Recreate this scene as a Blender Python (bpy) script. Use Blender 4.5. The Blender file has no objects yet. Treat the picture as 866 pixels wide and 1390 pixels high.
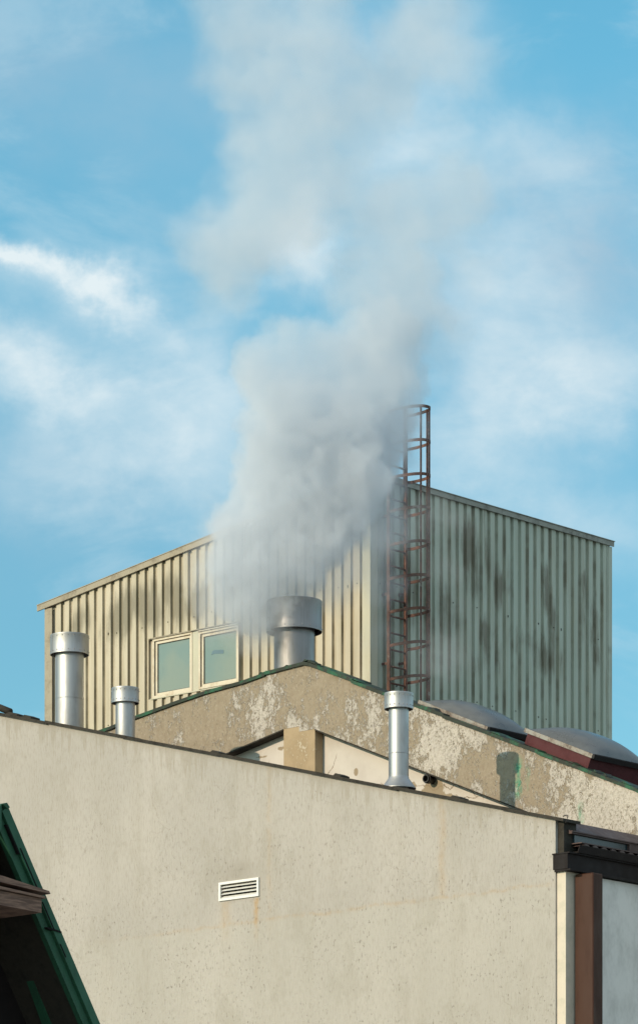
import bpy, bmesh, math, random
from mathutils import Vector, Matrix
random.seed(7)
C = bpy.context.scene.collection
scene = bpy.context.scene
PI = math.pi

# ------------------------------------------------------------------ camera, sky, sun, exposure
F, CX, HY, EYE = 5538.0, 433.0, 2030.0, 1.7      # focal length and horizon, in photo pixels
cam_d = bpy.data.cameras.new('camera')
cam = bpy.data.objects.new('camera', cam_d); C.objects.link(cam)
cam.location = (0, 0, EYE); cam.rotation_euler = (PI/2, 0, 0)
cam_d.sensor_fit = 'VERTICAL'; cam_d.sensor_height = 36; cam_d.sensor_width = 36
cam_d.lens = F/1390*36
cam_d.shift_y = (HY-695)/1390
cam_d.clip_start = 0.5; cam_d.clip_end = 20000
scene.camera = cam

SUN_EL, SUN_AZ = math.radians(18), math.radians(232)    # azimuth clockwise from +Y (the viewing direction)
SUN_STRENGTH, SKY_STRENGTH = 2.75, 0.15
sd = bpy.data.lights.new('sun', 'SUN'); sd.energy = SUN_STRENGTH; sd.angle = math.radians(0.55)
sd.color = (1.0, 0.82, 0.61)
sun = bpy.data.objects.new('sun', sd); C.objects.link(sun)
sv = Vector((math.sin(SUN_AZ)*math.cos(SUN_EL), math.cos(SUN_AZ)*math.cos(SUN_EL), math.sin(SUN_EL)))
sun.rotation_euler = sv.to_track_quat('Z', 'Y').to_euler(); sun.location = (0, 0, 60)

scene.view_settings.view_transform = 'Standard'
try: scene.view_settings.look = 'None'
except Exception: pass
scene.view_settings.exposure = 0.3
scene.view_settings.gamma = 1
scene.view_settings.use_curve_mapping = False
scene.cycles.use_denoising = True
scene.cycles.max_bounces = 8
scene.cycles.volume_bounces = 6
scene.cycles.transparent_max_bounces = 12
scene.cycles.volume_step_rate = 2.0
scene.cycles.use_adaptive_sampling = True

class NB:
    """short-hand for building node trees"""
    def __init__(s, nt): s.nt = nt; s.n = nt.nodes; s.l = nt.links
    def put(s, node, key, v):
        if v is None: return
        sock = node.inputs[key]
        if hasattr(v, 'is_output') or isinstance(v, bpy.types.NodeSocket): s.l.new(v, sock)
        elif isinstance(v, (tuple, list)) and sock.type == 'RGBA' and len(v) == 3: sock.default_value = (*v, 1)
        else: sock.default_value = v
    def node(s, t, props=None, **ins):
        nd = s.n.new(t)
        for k, v in (props or {}).items(): setattr(nd, k, v)
        for k, v in ins.items(): s.put(nd, k.replace('_', ' ') if k.replace('_', ' ') in nd.inputs else k, v)
        return nd
    def math(s, op, a, b=None, c=None, clamp=False):
        nd = s.n.new('ShaderNodeMath'); nd.operation = op; nd.use_clamp = clamp
        s.put(nd, 0, a); s.put(nd, 1, b); s.put(nd, 2, c)
        return nd.outputs[0]
    def vmath(s, op, a, b=None, sc=None):
        nd = s.n.new('ShaderNodeVectorMath'); nd.operation = op
        s.put(nd, 0, a); s.put(nd, 1, b)
        if sc is not None: s.put(nd, 3, sc)
        return nd.outputs['Value'] if op in ('LENGTH', 'DISTANCE', 'DOT_PRODUCT') else nd.outputs['Vector']
    def ramp(s, x, lo, hi, a=0.0, b=1.0, smooth=True):
        nd = s.n.new('ShaderNodeMapRange')
        nd.interpolation_type = 'SMOOTHSTEP' if smooth else 'LINEAR'
        s.put(nd, 'Value', x); nd.inputs['From Min'].default_value = lo; nd.inputs['From Max'].default_value = hi
        nd.inputs['To Min'].default_value = a; nd.inputs['To Max'].default_value = b
        return nd.outputs['Result']
    def mix(s, f, a, b, mode='MIX'):
        nd = s.n.new('ShaderNodeMix'); nd.data_type = 'RGBA'; nd.blend_type = mode; nd.clamp_factor = True
        s.put(nd, 0, f)
        for k, v in ((6, a), (7, b)):
            if isinstance(v, (tuple, list)): nd.inputs[k].default_value = (*v[:3], 1)
            else: s.l.new(v, nd.inputs[k])
        return nd.outputs[2]
    def noise(s, vec, scale, detail=4, rough=0.55, dist=0.0, dim='3D'):
        nd = s.n.new('ShaderNodeTexNoise'); nd.noise_dimensions = dim
        s.put(nd, 'Vector', vec); s.put(nd, 'Scale', scale); s.put(nd, 'Detail', detail)
        s.put(nd, 'Roughness', rough); s.put(nd, 'Distortion', dist)
        return nd.outputs[0]
    def scale3(s, vec, v, off=(0, 0, 0)):
        nd = s.n.new('ShaderNodeMapping'); s.l.new(vec, nd.inputs[0])
        nd.inputs['Location'].default_value = off; nd.inputs['Scale'].default_value = v
        return nd.outputs[0]
    def xyz(s, vec):
        nd = s.n.new('ShaderNodeSeparateXYZ'); s.l.new(vec, nd.inputs[0]); return nd.outputs
    def vec(s, x, y, z):
        nd = s.n.new('ShaderNodeCombineXYZ'); s.put(nd, 0, x); s.put(nd, 1, y); s.put(nd, 2, z); return nd.outputs[0]

world = bpy.data.worlds.new('World'); scene.world = world; world.use_nodes = True
w = NB(world.node_tree); w.n.clear()
sky = w.node('ShaderNodeTexSky', dict(sky_type='NISHITA', sun_disc=False, sun_elevation=SUN_EL, sun_rotation=SUN_AZ,
             altitude=200, air_density=1.0, dust_density=0.6, ozone_density=2.5))
tc = w.node('ShaderNodeTexCoord')
dx, dy, dz = w.xyz(tc.outputs['Generated'])
ay = w.math('MAXIMUM', w.math('ABSOLUTE', dy), 0.08)
# direction of view as hundredths of the photograph's width: only names a direction in the sky
pu = w.math('ADD', w.math('MULTIPLY', w.math('DIVIDE', dx, ay), 55.38), 4.33)
pv = w.math('SUBTRACT', 20.30, w.math('MULTIPLY', w.math('DIVIDE', dz, ay), 55.38))
pp = w.vec(pu, pv, 0.0)
wn = w.noise(pp, 0.5, 6, 0.58); wn2 = w.noise(w.scale3(pp, (1, 1, 1), (7.3, 2.1, 0)), 0.5, 6, 0.58)
pu2 = w.math('ADD', pu, w.math('MULTIPLY', w.math('SUBTRACT', wn, 0.5), 2.2))
pv2 = w.math('ADD', pv, w.math('MULTIPLY', w.math('SUBTRACT', wn2, 0.5), 2.2))
def blob(cx, cy, rx, ry, ang, amp, p=1.0):
    a = math.radians(ang); ca, sa = math.cos(a), math.sin(a)
    x = w.math('SUBTRACT', pu2, cx); y = w.math('SUBTRACT', pv2, cy)
    X = w.math('DIVIDE', w.math('ADD', w.math('MULTIPLY', x, ca), w.math('MULTIPLY', y, sa)), rx)
    Y = w.math('DIVIDE', w.math('SUBTRACT', w.math('MULTIPLY', y, ca), w.math('MULTIPLY', x, sa)), ry)
    r2 = w.math('ADD', w.math('MULTIPLY', X, X), w.math('MULTIPLY', Y, Y))
    return w.math('MULTIPLY', w.math('EXPONENT', w.math('MULTIPLY', r2, -1.0)), amp)
def total(lst):
    t = lst[0]
    for q in lst[1:]: t = w.math('ADD', t, q)
    return t
white = total([blob(1.1, 3.85, 1.25, 0.24, 30, 0.78), blob(0.2, 3.30, 0.8, 0.18, 22, 0.6), blob(1.3, 4.1, 1.6, 0.5, 25, 0.3), blob(7.6, 6.9, 1.6, 0.6, 15, 0.35), blob(0.8, 6.5, 1.5, 0.5, -10, 0.3), blob(7.4, 2.0, 0.9, 0.6, 40, 0.3), blob(5.9, 0.5, 0.8, 0.8, 0, 0.25), blob(1.8, 5.7, 2.4, 0.75, 22, 0.60), blob(5.2, 2.2, 0.9, 0.7, 0, 0.3), blob(4.6, 0.6, 0.8, 0.9, 0, 0.2), blob(0.3, 5.0, 1.2, 0.4, 15, 0.42),
               blob(3.0, 5.0, 0.7, 0.9, 0, 0.40), blob(4.3, 3.3, 0.5, 0.6, 0, 0.75), blob(5.7, 1.7, 0.8, 0.7, 40, 0.35),
               blob(7.0, 4.2, 1.3, 1.0, 60, 0.50), blob(6.6, 5.8, 1.2, 0.7, -40, 0.45), blob(7.9, 5.4, 0.9, 0.6, 0, 0.35)])
greyc = total([blob(7.9, 4.9, 1.6, 1.2, 0, 0.45), blob(5.9, 4.0, 1.0, 1.6, 0, 0.3), blob(0.5, 0.9, 2.0, 1.2, 10, 0.62), blob(7.9, 2.7, 1.2, 1.1, 30, 0.72), blob(8.2, 3.6, 1.2, 0.8, 0, 0.5), blob(0.6, 6.7, 2.4, 1.1, 0, 0.35), blob(2.2, 3.2, 0.9, 0.7, 0, 0.25),
               blob(3.6, 1.2, 1.9, 1.6, 0, 0.35)])
fn = w.noise(w.scale3(pp, (0.8, 1.2, 1)), 1.1, 9, 0.60, 0.25)
veilc = w.ramp(w.noise(w.scale3(pp, (0.55, 1.0, 1), (3.1, 5.2, 0)), 0.55, 9, 0.60, 0.5), 0.44, 0.66, 0.0, 0.30)
fine = w.ramp(fn, 0.25, 0.75, 0.62, 1.2)
fill_clouds = w.math('MULTIPLY', w.ramp(w.noise(w.scale3(tc.outputs['Generated'], (1, 1, 2.4)), 3.2, 6, 0.6), 0.35, 0.65, 0.0, 0.85), w.ramp(dy, 0.93, 0.6))  # unseen bright clouds outside the view, added as fill for the shaded faces
white = w.math('MULTIPLY', white, w.math('MULTIPLY', fine, w.ramp(dy, 0.6, 0.9)))
elev = w.math('DIVIDE', dz, ay)
skyc = w.mix(1.0, sky.outputs[0], w.mix(w.ramp(elev, 0.20, 0.36), (0.55, 0.84, 0.77), (0.60, 1.10, 0.97)), 'MULTIPLY')
c1 = w.mix(w.math('MULTIPLY', greyc, w.ramp(fn, 0.2, 0.8, 0.6, 1.0), None, True), skyc, (1.95, 2.95, 3.7))
c1 = w.mix(w.math('MULTIPLY', veilc, w.ramp(dy, 0.6, 0.9)), c1, (3.3, 4.2, 4.6))
c2 = w.mix(w.math('MULTIPLY', white, 1.0, None, True), c1, (4.2, 4.75, 4.95))
c2 = w.mix(w.math('MULTIPLY', fill_clouds, w.ramp(dz, -0.02, 0.08)), c2, (6.6, 6.9, 7.0))
bg = w.node('ShaderNodeBackground', None, Color=c2, Strength=SKY_STRENGTH)
wo = w.node('ShaderNodeOutputWorld'); w.l.new(bg.outputs[0], wo.inputs['Surface'])

# ------------------------------------------------------------------ the frame of the factory buildings
# local x runs along the sunlit faces to the right, local y runs away into depth, z is up; the origin is the front corner
TH = math.radians(-42.1)
AX = Vector((math.cos(TH), math.sin(TH), 0)); AY = Vector((-math.sin(TH), math.cos(TH), 0))
ORG = Vector(((757-CX)/F*56.0, 56.0, 0))
def w2c(p):
    q = Vector(p)-ORG; return Vector((q.dot(AX), q.dot(AY), q.z))
def c2w(p): return ORG + AX*p[0] + AY*p[1] + Vector((0, 0, p[2]))
def ray(u, v, Y): return Vector(((u-CX)/F*Y, Y, EYE+(HY-v)/F*Y))
def onL(u, v, d):                    # point of the plane y=d (a sunlit face) seen at photo pixel (u, v)
    r = ray(u, v, 1.0); r.z -= EYE
    c = ORG.dot(AY)+d
    Y = c/(r.x*AY.x+AY.y)
    return w2c(ray(u, v, Y))
def onR(u, v, s):                    # the same on a plane x=s (a shaded face)
    c = ORG.dot(AX)+s
    Y = c/((u-CX)/F*AX.x+AX.y)
    return w2c(ray(u, v, Y))
def dist(s, d): return (ORG+AX*s+AY*d).y

# ------------------------------------------------------------------ objects
def tag(o, label=None, cat=None, group=None, kind=None):
    if label: o['label'] = label
    if cat: o['category'] = cat
    if group: o['group'] = group
    if kind: o['kind'] = kind
    return o
def empty(name, base, label, cat, group=None):
    """an Empty at point BASE of the factory frame"""
    o = bpy.data.objects.new(name, None); C.objects.link(o)
    o.location = c2w(base); o.rotation_euler = (0, 0, TH); o.empty_display_size = 0.3
    o['_base'] = list(base)
    return tag(o, label, cat, group)
def link(name, bm, mat, parent=None, base=(0, 0, 0), smooth=False, recalc=True):
    if recalc: bmesh.ops.recalc_face_normals(bm, faces=bm.faces)
    if parent is not None:
        r = parent
        while r.parent: r = r.parent
        base = r['_base']
    bmesh.ops.translate(bm, verts=bm.verts, vec=-Vector(base))
    me = bpy.data.meshes.new(name); bm.to_mesh(me); bm.free()
    me.materials.append(mat)
    for p in me.polygons: p.use_smooth = smooth
    o = bpy.data.objects.new(name, me); C.objects.link(o)
    if parent is not None: o.parent = parent
    else: o.location = c2w(base); o.rotation_euler = (0, 0, TH)
    return o
def smooth_angle(o, ang=35):
    me = o.data
    me.polygons.foreach_set('use_smooth', [True]*len(me.polygons))
    bm = bmesh.new(); bm.from_mesh(me)
    for e in bm.edges:
        if len(e.link_faces) == 2 and e.calc_face_angle() > math.radians(ang): e.smooth = False
    bm.to_mesh(me); bm.free()
    return o
def face(bm, pts):
    return bm.faces.new([bm.verts.new(p) for p in pts])
def prism(bm, poly, a, b, axis='L'):
    """polygon extruded: axis L: poly is (x,z), from y=a to y=b; axis R: poly is (y,z), from x=a to x=b; axis Z: poly (x,y)"""
    def pt(p, t): return {'L': (p[0], t, p[1]), 'R': (t, p[0], p[1]), 'Z': (p[0], p[1], t)}[axis]
    A = [bm.verts.new(pt(p, a)) for p in poly]; B = [bm.verts.new(pt(p, b)) for p in poly]
    bm.faces.new(A); bm.faces.new(list(reversed(B)))
    n = len(poly)
    for i in range(n):
        j = (i+1) % n; bm.faces.new((A[i], B[i], B[j], A[j]))
def box(bm, x0, x1, y0, y1, z0, z1):
    prism(bm, [(x0, z0), (x1, z0), (x1, z1), (x0, z1)], y0, y1, 'L')
def bevel(bm, w_=0.004):
    bmesh.ops.bevel(bm, geom=list(bm.edges), offset=w_, segments=1, affect='EDGES', profile=0.5)
def tube(bm, pts, r, seg=8, flat=None):
    """round bar through the points; FLAT=(width,thickness) gives a flat strip standing on edge (width along z)"""
    pts = [Vector(p) for p in pts]; rings = []
    for i, p in enumerate(pts):
        t = (pts[min(i+1, len(pts)-1)]-pts[max(i-1, 0)]).normalized()
        up = Vector((0, 0, 1)) if abs(t.z) < 0.9 else Vector((1, 0, 0))
        sx = t.cross(up).normalized(); sy = sx.cross(t).normalized()
        if flat:
            ww, th = flat[0]/2, flat[1]/2
            rings.append([bm.verts.new(p+sy*a*ww+sx*b*th) for a, b in ((-1, -1), (1, -1), (1, 1), (-1, 1))])
        else:
            rings.append([bm.verts.new(p+sx*math.cos(2*PI*k/seg)*r+sy*math.sin(2*PI*k/seg)*r) for k in range(seg)])
    for a, b in zip(rings, rings[1:]):
        n = len(a)
        for k in range(n): bm.faces.new((a[k], a[(k+1) % n], b[(k+1) % n], b[k]))
    bm.faces.new(rings[0]); bm.faces.new(list(reversed(rings[-1])))
def lathe(bm, prof, cx, cy, seg=64, close=False):
    rings = [[bm.verts.new((cx+r*math.cos(2*PI*k/seg), cy+r*math.sin(2*PI*k/seg), z)) for k in range(seg)] for r, z in prof]
    pairs = list(zip(rings, rings[1:]))
    if close: pairs.append((rings[-1], rings[0]))
    for a, b in pairs:
        for k in range(seg): bm.faces.new((a[k], a[(k+1) % seg], b[(k+1) % seg], b[k]))
def strip_along(bm, pts, wy0, wy1, th, jit=0.0, tlow=0.0):
    """a bent band that follows points (x,z) in the plane, lying on top of them, from y=wy0 to wy1, thickness th"""
    for (x0, z0), (x1, z1) in zip(pts, pts[1:]):
        j = random.uniform(-jit, jit)
        prism(bm, [(x0, z0-tlow+j), (x1, z1-tlow+j), (x1, z1+th+j), (x0, z0+th+j)], wy0, wy1, 'L')

# ------------------------------------------------------------------ materials
def new_mat(name):
    m = bpy.data.materials.new(name); m.use_nodes = True
    b = NB(m.node_tree); b.bsdf = m.node_tree.nodes['Principled BSDF']
    b.co = b.node('ShaderNodeTexCoord').outputs['Object']
    return m, b
def setp(b, color=None, rough=None, metal=None, spec=None):
    if color is not None: b.put(b.bsdf, 'Base Color', color)
    if rough is not None: b.put(b.bsdf, 'Roughness', rough)
    if metal is not None: b.put(b.bsdf, 'Metallic', metal)
    if spec is not None: b.put(b.bsdf, 'Specular IOR Level', spec)
def bump(b, h, strength=0.3, dist_=0.01):
    nd = b.node('ShaderNodeBump', None, Height=h, Strength=strength, Distance=dist_)
    b.l.new(nd.outputs[0], b.bsdf.inputs['Normal'])
def worn(name, col, col2, scale=6, rough=0.6, metal=0.0, amount=0.5, lo=0.45, hi=0.7, bumpy=0.15, stretch=(1, 1, 1)):
    """paint or metal with uneven tone and dirt"""
    m, b = new_mat(name)
    co = b.scale3(b.co, stretch)
    n = b.noise(co, scale, 7, 0.65)
    n2 = b.noise(co, scale*6, 4, 0.6)
    f = b.math('MULTIPLY', b.ramp(b.math('ADD', b.math('MULTIPLY', n, 0.75), b.math('MULTIPLY', n2, 0.25)), lo, hi), amount)
    setp(b, b.mix(f, col, col2), b.ramp(n, 0.3, 0.7, rough-0.08, rough+0.12), metal, 0.3)
    if bumpy: bump(b, n2, bumpy, 0.004)
    return m
def gauss(b, x, c, r):
    t = b.math('DIVIDE', b.math('SUBTRACT', x, c), r)
    return b.math('EXPONENT', b.math('MULTIPLY', b.math('MULTIPLY', t, t), -1.0))

def m_stucco(corner_z):
    m, b = new_mat('rendered_wall')
    X, Y, Z = b.xyz(b.co)
    big = b.noise(b.scale3(b.co, (1, 1, 0.6)), 0.55, 5, 0.6)
    streak = b.noise(b.scale3(b.co, (1, 1, 0.05)), 3.0, 5, 0.6)
    comb = b.noise(b.scale3(b.co, (1, 1, 0.22)), 38, 4, 0.7)
    grain = b.noise(b.co, 60, 3, 0.6)
    c = b.mix(b.ramp(big, 0.35, 0.68), (0.375, 0.350, 0.318), (0.425, 0.395, 0.36))
    c = b.mix(b.math('MULTIPLY', b.ramp(streak, 0.45, 0.75), 0.22), c, (0.30, 0.27, 0.215))
    c = b.mix(b.math('MULTIPLY', b.ramp(comb, 0.45, 0.75), 0.55), c, (0.25, 0.225, 0.18))
    # warm joint stain running down, horizontal day joint, rust runs below the louvre
    def at(u, v): return onL(u, v, 0)
    wob = b.math('MULTIPLY', b.math('SUBTRACT', b.noise(b.co, 2.5, 4, 0.6), 0.5), 0.16)
    Xw = b.math('ADD', X, wob); Zw = b.math('ADD', Z, wob)
    def mulall(*a):
        t = a[0]
        for q in a[1:]: t = b.math('MULTIPLY', t, q)
        return t
    p1 = at(600, 1150)
    rs = b.noise(b.co, 7, 5, 0.7)
    f1 = mulall(gauss(b, Xw, p1.x, 0.07), b.ramp(Z, at(600, 1222).z, at(600, 1212).z), b.ramp(rs, 0.3, 0.6, 0.4, 1), 0.32)
    f1b = mulall(gauss(b, Xw, at(365, 1150).x, 0.05), b.ramp(Z, at(365, 1300).z, at(365, 1200).z), b.ramp(rs, 0.3, 0.6), 0.22)
    jz = at(480, 1234).z
    f2 = mulall(gauss(b, Zw, jz, 0.03), b.ramp(X, at(60, 1200).x, at(330, 1200).x), b.ramp(rs, 0.35, 0.62, 0.0, 1), 0.34)
    low = mulall(b.ramp(Zw, jz+0.02, jz-0.05), 0.22)
    vz = at(325, 1222).z
    f3 = mulall(gauss(b, Xw, at(348, 1222).x, 0.045), b.ramp(Z, vz-0.75, vz-0.1), b.ramp(Z, vz+0.02, vz-0.02), b.ramp(rs, 0.3, 0.55, 0.3, 1), 0.9)
    f4 = mulall(gauss(b, Xw, at(306, 1224).x, 0.10), b.ramp(Z, vz-0.8, vz-0.1), b.ramp(Z, vz+0.02, vz-0.02), b.ramp(rs, 0.3, 0.55, 0.3, 1), 0.35)
    # soot above and beside the louvre
    f5 = mulall(gauss(b, Xw, at(322, 1190).x, 0.42), gauss(b, Zw, at(322, 1186).z, 0.20), 0.38)
    warm = (0.40, 0.27, 0.14)
    for f in (f1, f1b, f2, f3, f4): c = b.mix(f, c, warm)
    c = b.mix(low, c, (0.43, 0.41, 0.355))
    c = b.mix(f5, c, (0.23, 0.20, 0.155))
    pat = b.noise(b.scale3(b.co, (1, 1, 0.5)), 1.7, 7, 0.72)
    c = b.mix(b.math('MULTIPLY', b.ramp(pat, 0.52, 0.62), 0.30), c, (0.30, 0.275, 0.23))
    hair = b.node('ShaderNodeTexVoronoi', dict(feature='DISTANCE_TO_EDGE'), Scale=0.55)
    b.l.new(b.vmath('ADD', b.co, b.vmath('SCALE', b.node('ShaderNodeTexNoise', None, Vector=b.co, Scale=2.0, Detail=5.0).outputs['Color'], sc=0.6)), hair.inputs['Vector'])
    hc = b.math('MULTIPLY', b.ramp(hair.outputs[0], 0.006, 0.001), b.ramp(b.noise(b.co, 0.9, 3, 0.5), 0.50, 0.60))
    c = b.mix(b.math('MULTIPLY', hc, 0.22), c, (0.20, 0.17, 0.13))
    # pits and chips in clusters, as short vertical flecks
    pit = b.noise(b.scale3(b.co, (1, 1, 0.5)), 30, 3, 0.6)
    clus = b.ramp(b.noise(b.co, 1.3, 6, 0.7), 0.40, 0.62)
    lowp = b.ramp(Z, at(200, 1000).z, at(200, 1300).z, 0.35, 1.0)
    pm = mulall(b.ramp(pit, 0.60, 0.66), clus, lowp)
    c = b.mix(b.math('MULTIPLY', pm, 0.62), c, (0.15, 0.125, 0.095))
    # wet edge under the coping: measured along the sloping top
    a0, a1 = at(0, 967), at(756, 1110)
    sl = (a1.z-a0.z)/(a1.x-a0.x)
    top = b.math('SUBTRACT', b.math('ADD', b.math('MULTIPLY', b.math('SUBTRACT', X, a0.x), sl), a0.z), Z)
    drip = b.noise(b.scale3(b.co, (1, 1, 0.03)), 9, 3, 0.6)
    f6 = b.math('MULTIPLY', b.ramp(b.math('SUBTRACT', top, b.math('MULTIPLY', b.ramp(drip, 0.45, 0.75), 0.55)), 0.16, 0.0), 0.36)
    c = b.mix(f6, c, (0.27, 0.235, 0.18))
    setp(b, c, 0.9, spec=0.2)
    h = b.math('ADD', b.math('MULTIPLY', comb, 1.0), b.math('MULTIPLY', grain, 0.5))
    h = b.math('SUBTRACT', h, b.math('MULTIPLY', pm, 1.2))
    bump(b, h, 0.55, 0.012)
    return m

def m_old_plaster():
    """brown cement showing through flaking cream paint; coordinates are the gable's own"""
    m, b = new_mat('flaking_plaster')
    X, Y, Z = b.xyz(b.co)
    def at(u, v): return onL(u, v, GD)
    # coverage of cream paint: more to the right of the ridge
    a, bb = at(420, 950).x, at(560, 950).x
    base = b.ramp(X, a, bb, -0.020, 0.075)
    big = b.noise(b.scale3(b.co, (1, 1, 0.8)), 0.9, 3, 0.5)
    med = b.noise(b.scale3(b.co, (1, 1, 0.55)), 3.4, 6, 0.68)
    fine = b.noise(b.scale3(b.co, (1, 1, 0.6)), 13, 6, 0.72)
    flake = b.noise(b.scale3(b.co, (1.3, 1, 0.8)), 30, 4, 0.7)
    v = b.math('ADD', b.math('ADD', b.math('MULTIPLY', big, 0.16), b.math('MULTIPLY', med, 0.48)), b.math('MULTIPLY', fine, 0.38))
    v = b.math('ADD', b.math('MULTIPLY', b.math('SUBTRACT', v, 0.51), 1.8), 0.51)
    v = b.math('ADD', b.math('ADD', v, base), b.math('MULTIPLY', b.math('SUBTRACT', flake, 0.5), 0.62))
    def spot(u, vv, rx, rz, amp, v):
        p = at(u, vv)
        return b.math('ADD', v, b.math('MULTIPLY', b.math('MULTIPLY', gauss(b, X, p.x, rx), gauss(b, Z, p.z, rz)), amp))
    for s in ((400, 990, 0.28, 0.22, 0.12), (385, 955, 0.14, 0.45, 0.06), (335, 965, 0.35, 0.25, 0.13), (355, 960, 0.12, 0.3, 0.06), (355, 975, 0.15, 0.3, 0.05), (243, 1003, 0.1, 0.06, 0.14), (290, 1009, 0.12, 0.06, 0.12), (398, 988, 0.16, 0.10, 0.12), (850, 1075, 0.8, 0.4, 0.05), (345, 985, 0.40, 0.30, 0.05), (480, 1005, 0.8, 0.3, 0.07), (610, 990, 0.75, 0.35, 0.09), (590, 1035, 0.3, 0.2, 0.14),
              (640, 1045, 0.7, 0.30, -0.13), (690, 1060, 0.5, 0.45, -0.09), (735, 1105, 0.30, 0.25, -0.08), (790, 1075, 0.8, 0.3, 0.04), (780, 1115, 0.5, 0.2, 0.10),
              (250, 985, 1.2, 0.5, -0.05), (430, 930, 0.5, 0.25, -0.07), (500, 950, 0.3, 0.2, -0.05), (850, 1100, 0.5, 0.4, 0.05)):
        v = spot(*s, v)
    mask = b.ramp(v, 0.535, 0.595)
    cem = b.mix(b.ramp(fine, 0.3, 0.7), (0.265, 0.215, 0.155), (0.335, 0.28, 0.21))
    cem = b.mix(b.math('MULTIPLY', b.ramp(med, 0.5, 0.7), 0.4), cem, (0.20, 0.165, 0.12))
    paint = b.mix(b.ramp(med, 0.35, 0.65), (0.55, 0.50, 0.44), (0.47, 0.43, 0.385))
    paint = b.mix(b.math('MULTIPLY', b.ramp(flake, 0.48, 0.62), 0.6), paint, (0.31, 0.27, 0.21))
    mould = b.math('MULTIPLY', b.ramp(b.noise(b.scale3(b.co, (1, 1, 0.9)), 20, 6, 0.8), 0.49, 0.60), b.ramp(b.noise(b.co, 1.6, 4, 0.6), 0.38, 0.58, 0.1, 0.85))
    paint = b.mix(mould, paint, (0.20, 0.175, 0.135))
    speck = b.math('MULTIPLY', b.ramp(b.noise(b.scale3(b.co, (1, 1, 0.7)), 24, 5, 0.75), 0.575, 0.62), b.ramp(med, 0.40, 0.54, 0.2, 1.0))
    cem = b.mix(speck, cem, (0.44, 0.38, 0.30))
    dk = b.math('MULTIPLY', b.ramp(b.noise(b.scale3(b.co, (1, 1, 0.5)), 16, 5, 0.75), 0.56, 0.63), 0.55)
    cem = b.mix(dk, cem, (0.17, 0.135, 0.09))
    c = b.mix(mask, cem, paint)
    # verdigris runs from the green flashing
    for (u, v0, v1, r, am) in ((703, 1030, 1085, 0.05, 1.0), (787, 1092, 1125, 0.04, 0.7), (716, 1038, 1075, 0.03, 0.35)):
        p0, p1 = at(u, v0), at(u, v1)
        wob = b.math('MULTIPLY', b.math('SUBTRACT', b.noise(b.co, 7, 4, 0.7), 0.5), 0.22)
        g = b.math('MULTIPLY', gauss(b, b.math('ADD', X, wob), p0.x, r), b.math('MULTIPLY', b.ramp(Z, p1.z-0.05, p1.z+0.12), b.ramp(Z, p0.z+0.1, p0.z-0.1)))
        g = b.math('MULTIPLY', b.math('MULTIPLY', g, b.ramp(fine, 0.38, 0.56, 0.2, 1.0)), am)
        c = b.mix(g, c, (0.10, 0.30, 0.19))
    setp(b, c, 0.92, spec=0.15)
    h = b.math('ADD', b.math('MULTIPLY', mask, 0.6), b.math('MULTIPLY', flake, 0.5))
    bump(b, h, 0.8, 0.018)
    return m

def m_panel_paint():
    m, b = new_mat('cream_panel_paint')
    n = b.noise(b.co, 1.5, 5, 0.6); f = b.noise(b.co, 18, 5, 0.7)
    c = b.mix(b.ramp(n, 0.35, 0.7), (0.58, 0.53, 0.475), (0.50, 0.45, 0.40))
    # hairline cracks
    vo = b.node('ShaderNodeTexVoronoi', dict(feature='DISTANCE_TO_EDGE'), Scale=1.3)
    wv = b.vmath('ADD', b.co, b.vmath('SCALE', b.node('ShaderNodeTexNoise', None, Vector=b.co, Scale=4.0, Detail=4.0).outputs['Color'], sc=0.25))
    b.l.new(wv, vo.inputs['Vector'])
    crack = b.math('MULTIPLY', b.ramp(vo.outputs[0], 0.010, 0.003), b.ramp(b.noise(b.co, 2.1, 2, 0.5), 0.48, 0.58))
    c = b.mix(b.math('MULTIPLY', crack, 0.85), c, (0.20, 0.15, 0.10))
    # flaked patches near the drain stub and in the left panel
    X, Y, Z = b.xyz(b.co)
    med = b.noise(b.co, 6.0, 5, 0.7)
    tot = None
    for (u, v, rx, rz, am) in ((588, 1072, 0.24, 0.16, 0.50), (560, 1068, 0.10, 0.10, 0.3), (380, 1016, 0.12, 0.07, 0.30), (483, 1048, 0.05, 0.07, 0.5), (548, 1052, 0.05, 0.05, 0.3), (352, 1028, 0.2, 0.03, 0.3), (600, 1082, 0.4, 0.05, 0.3)):
        p = onL(u, v, GD+0.19)
        g = b.math('MULTIPLY', b.math('MULTIPLY', gauss(b, X, p.x, rx), gauss(b, Z, p.z, rz)), am)
        tot = g if tot is None else b.math('ADD', tot, g)
    fl = b.ramp(b.math('ADD', b.math('MULTIPLY', med, 0.62), b.math('ADD', b.math('MULTIPLY', f, 0.2), tot)), 0.62, 0.66)
    c = b.mix(b.math('MULTIPLY', fl, 0.9), c, (0.28, 0.215, 0.135))
    c = b.mix(b.math('MULTIPLY', b.ramp(f, 0.60, 0.75), 0.35), c, (0.40, 0.33, 0.26))
    setp(b, c, 0.8, spec=0.25)
    bump(b, b.math('SUBTRACT', b.math('MULTIPLY', f, 0.3), b.math('ADD', crack, fl)), 0.4, 0.006)
    return m

def m_pillar():
    m, b = new_mat('ochre_cement')
    n = b.noise(b.co, 3, 5, 0.65); f = b.noise(b.co, 22, 5, 0.7)
    c = b.mix(b.ramp(n, 0.35, 0.68), (0.40, 0.305, 0.195), (0.33, 0.25, 0.155))
    c = b.mix(b.ramp(b.math('ADD', b.math('MULTIPLY', n, 0.4), b.math('MULTIPLY', f, 0.6)), 0.56, 0.62), c, (0.50, 0.43, 0.33))
    setp(b, c, 0.92, spec=0.15); bump(b, f, 0.4, 0.006)
    return m

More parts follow.
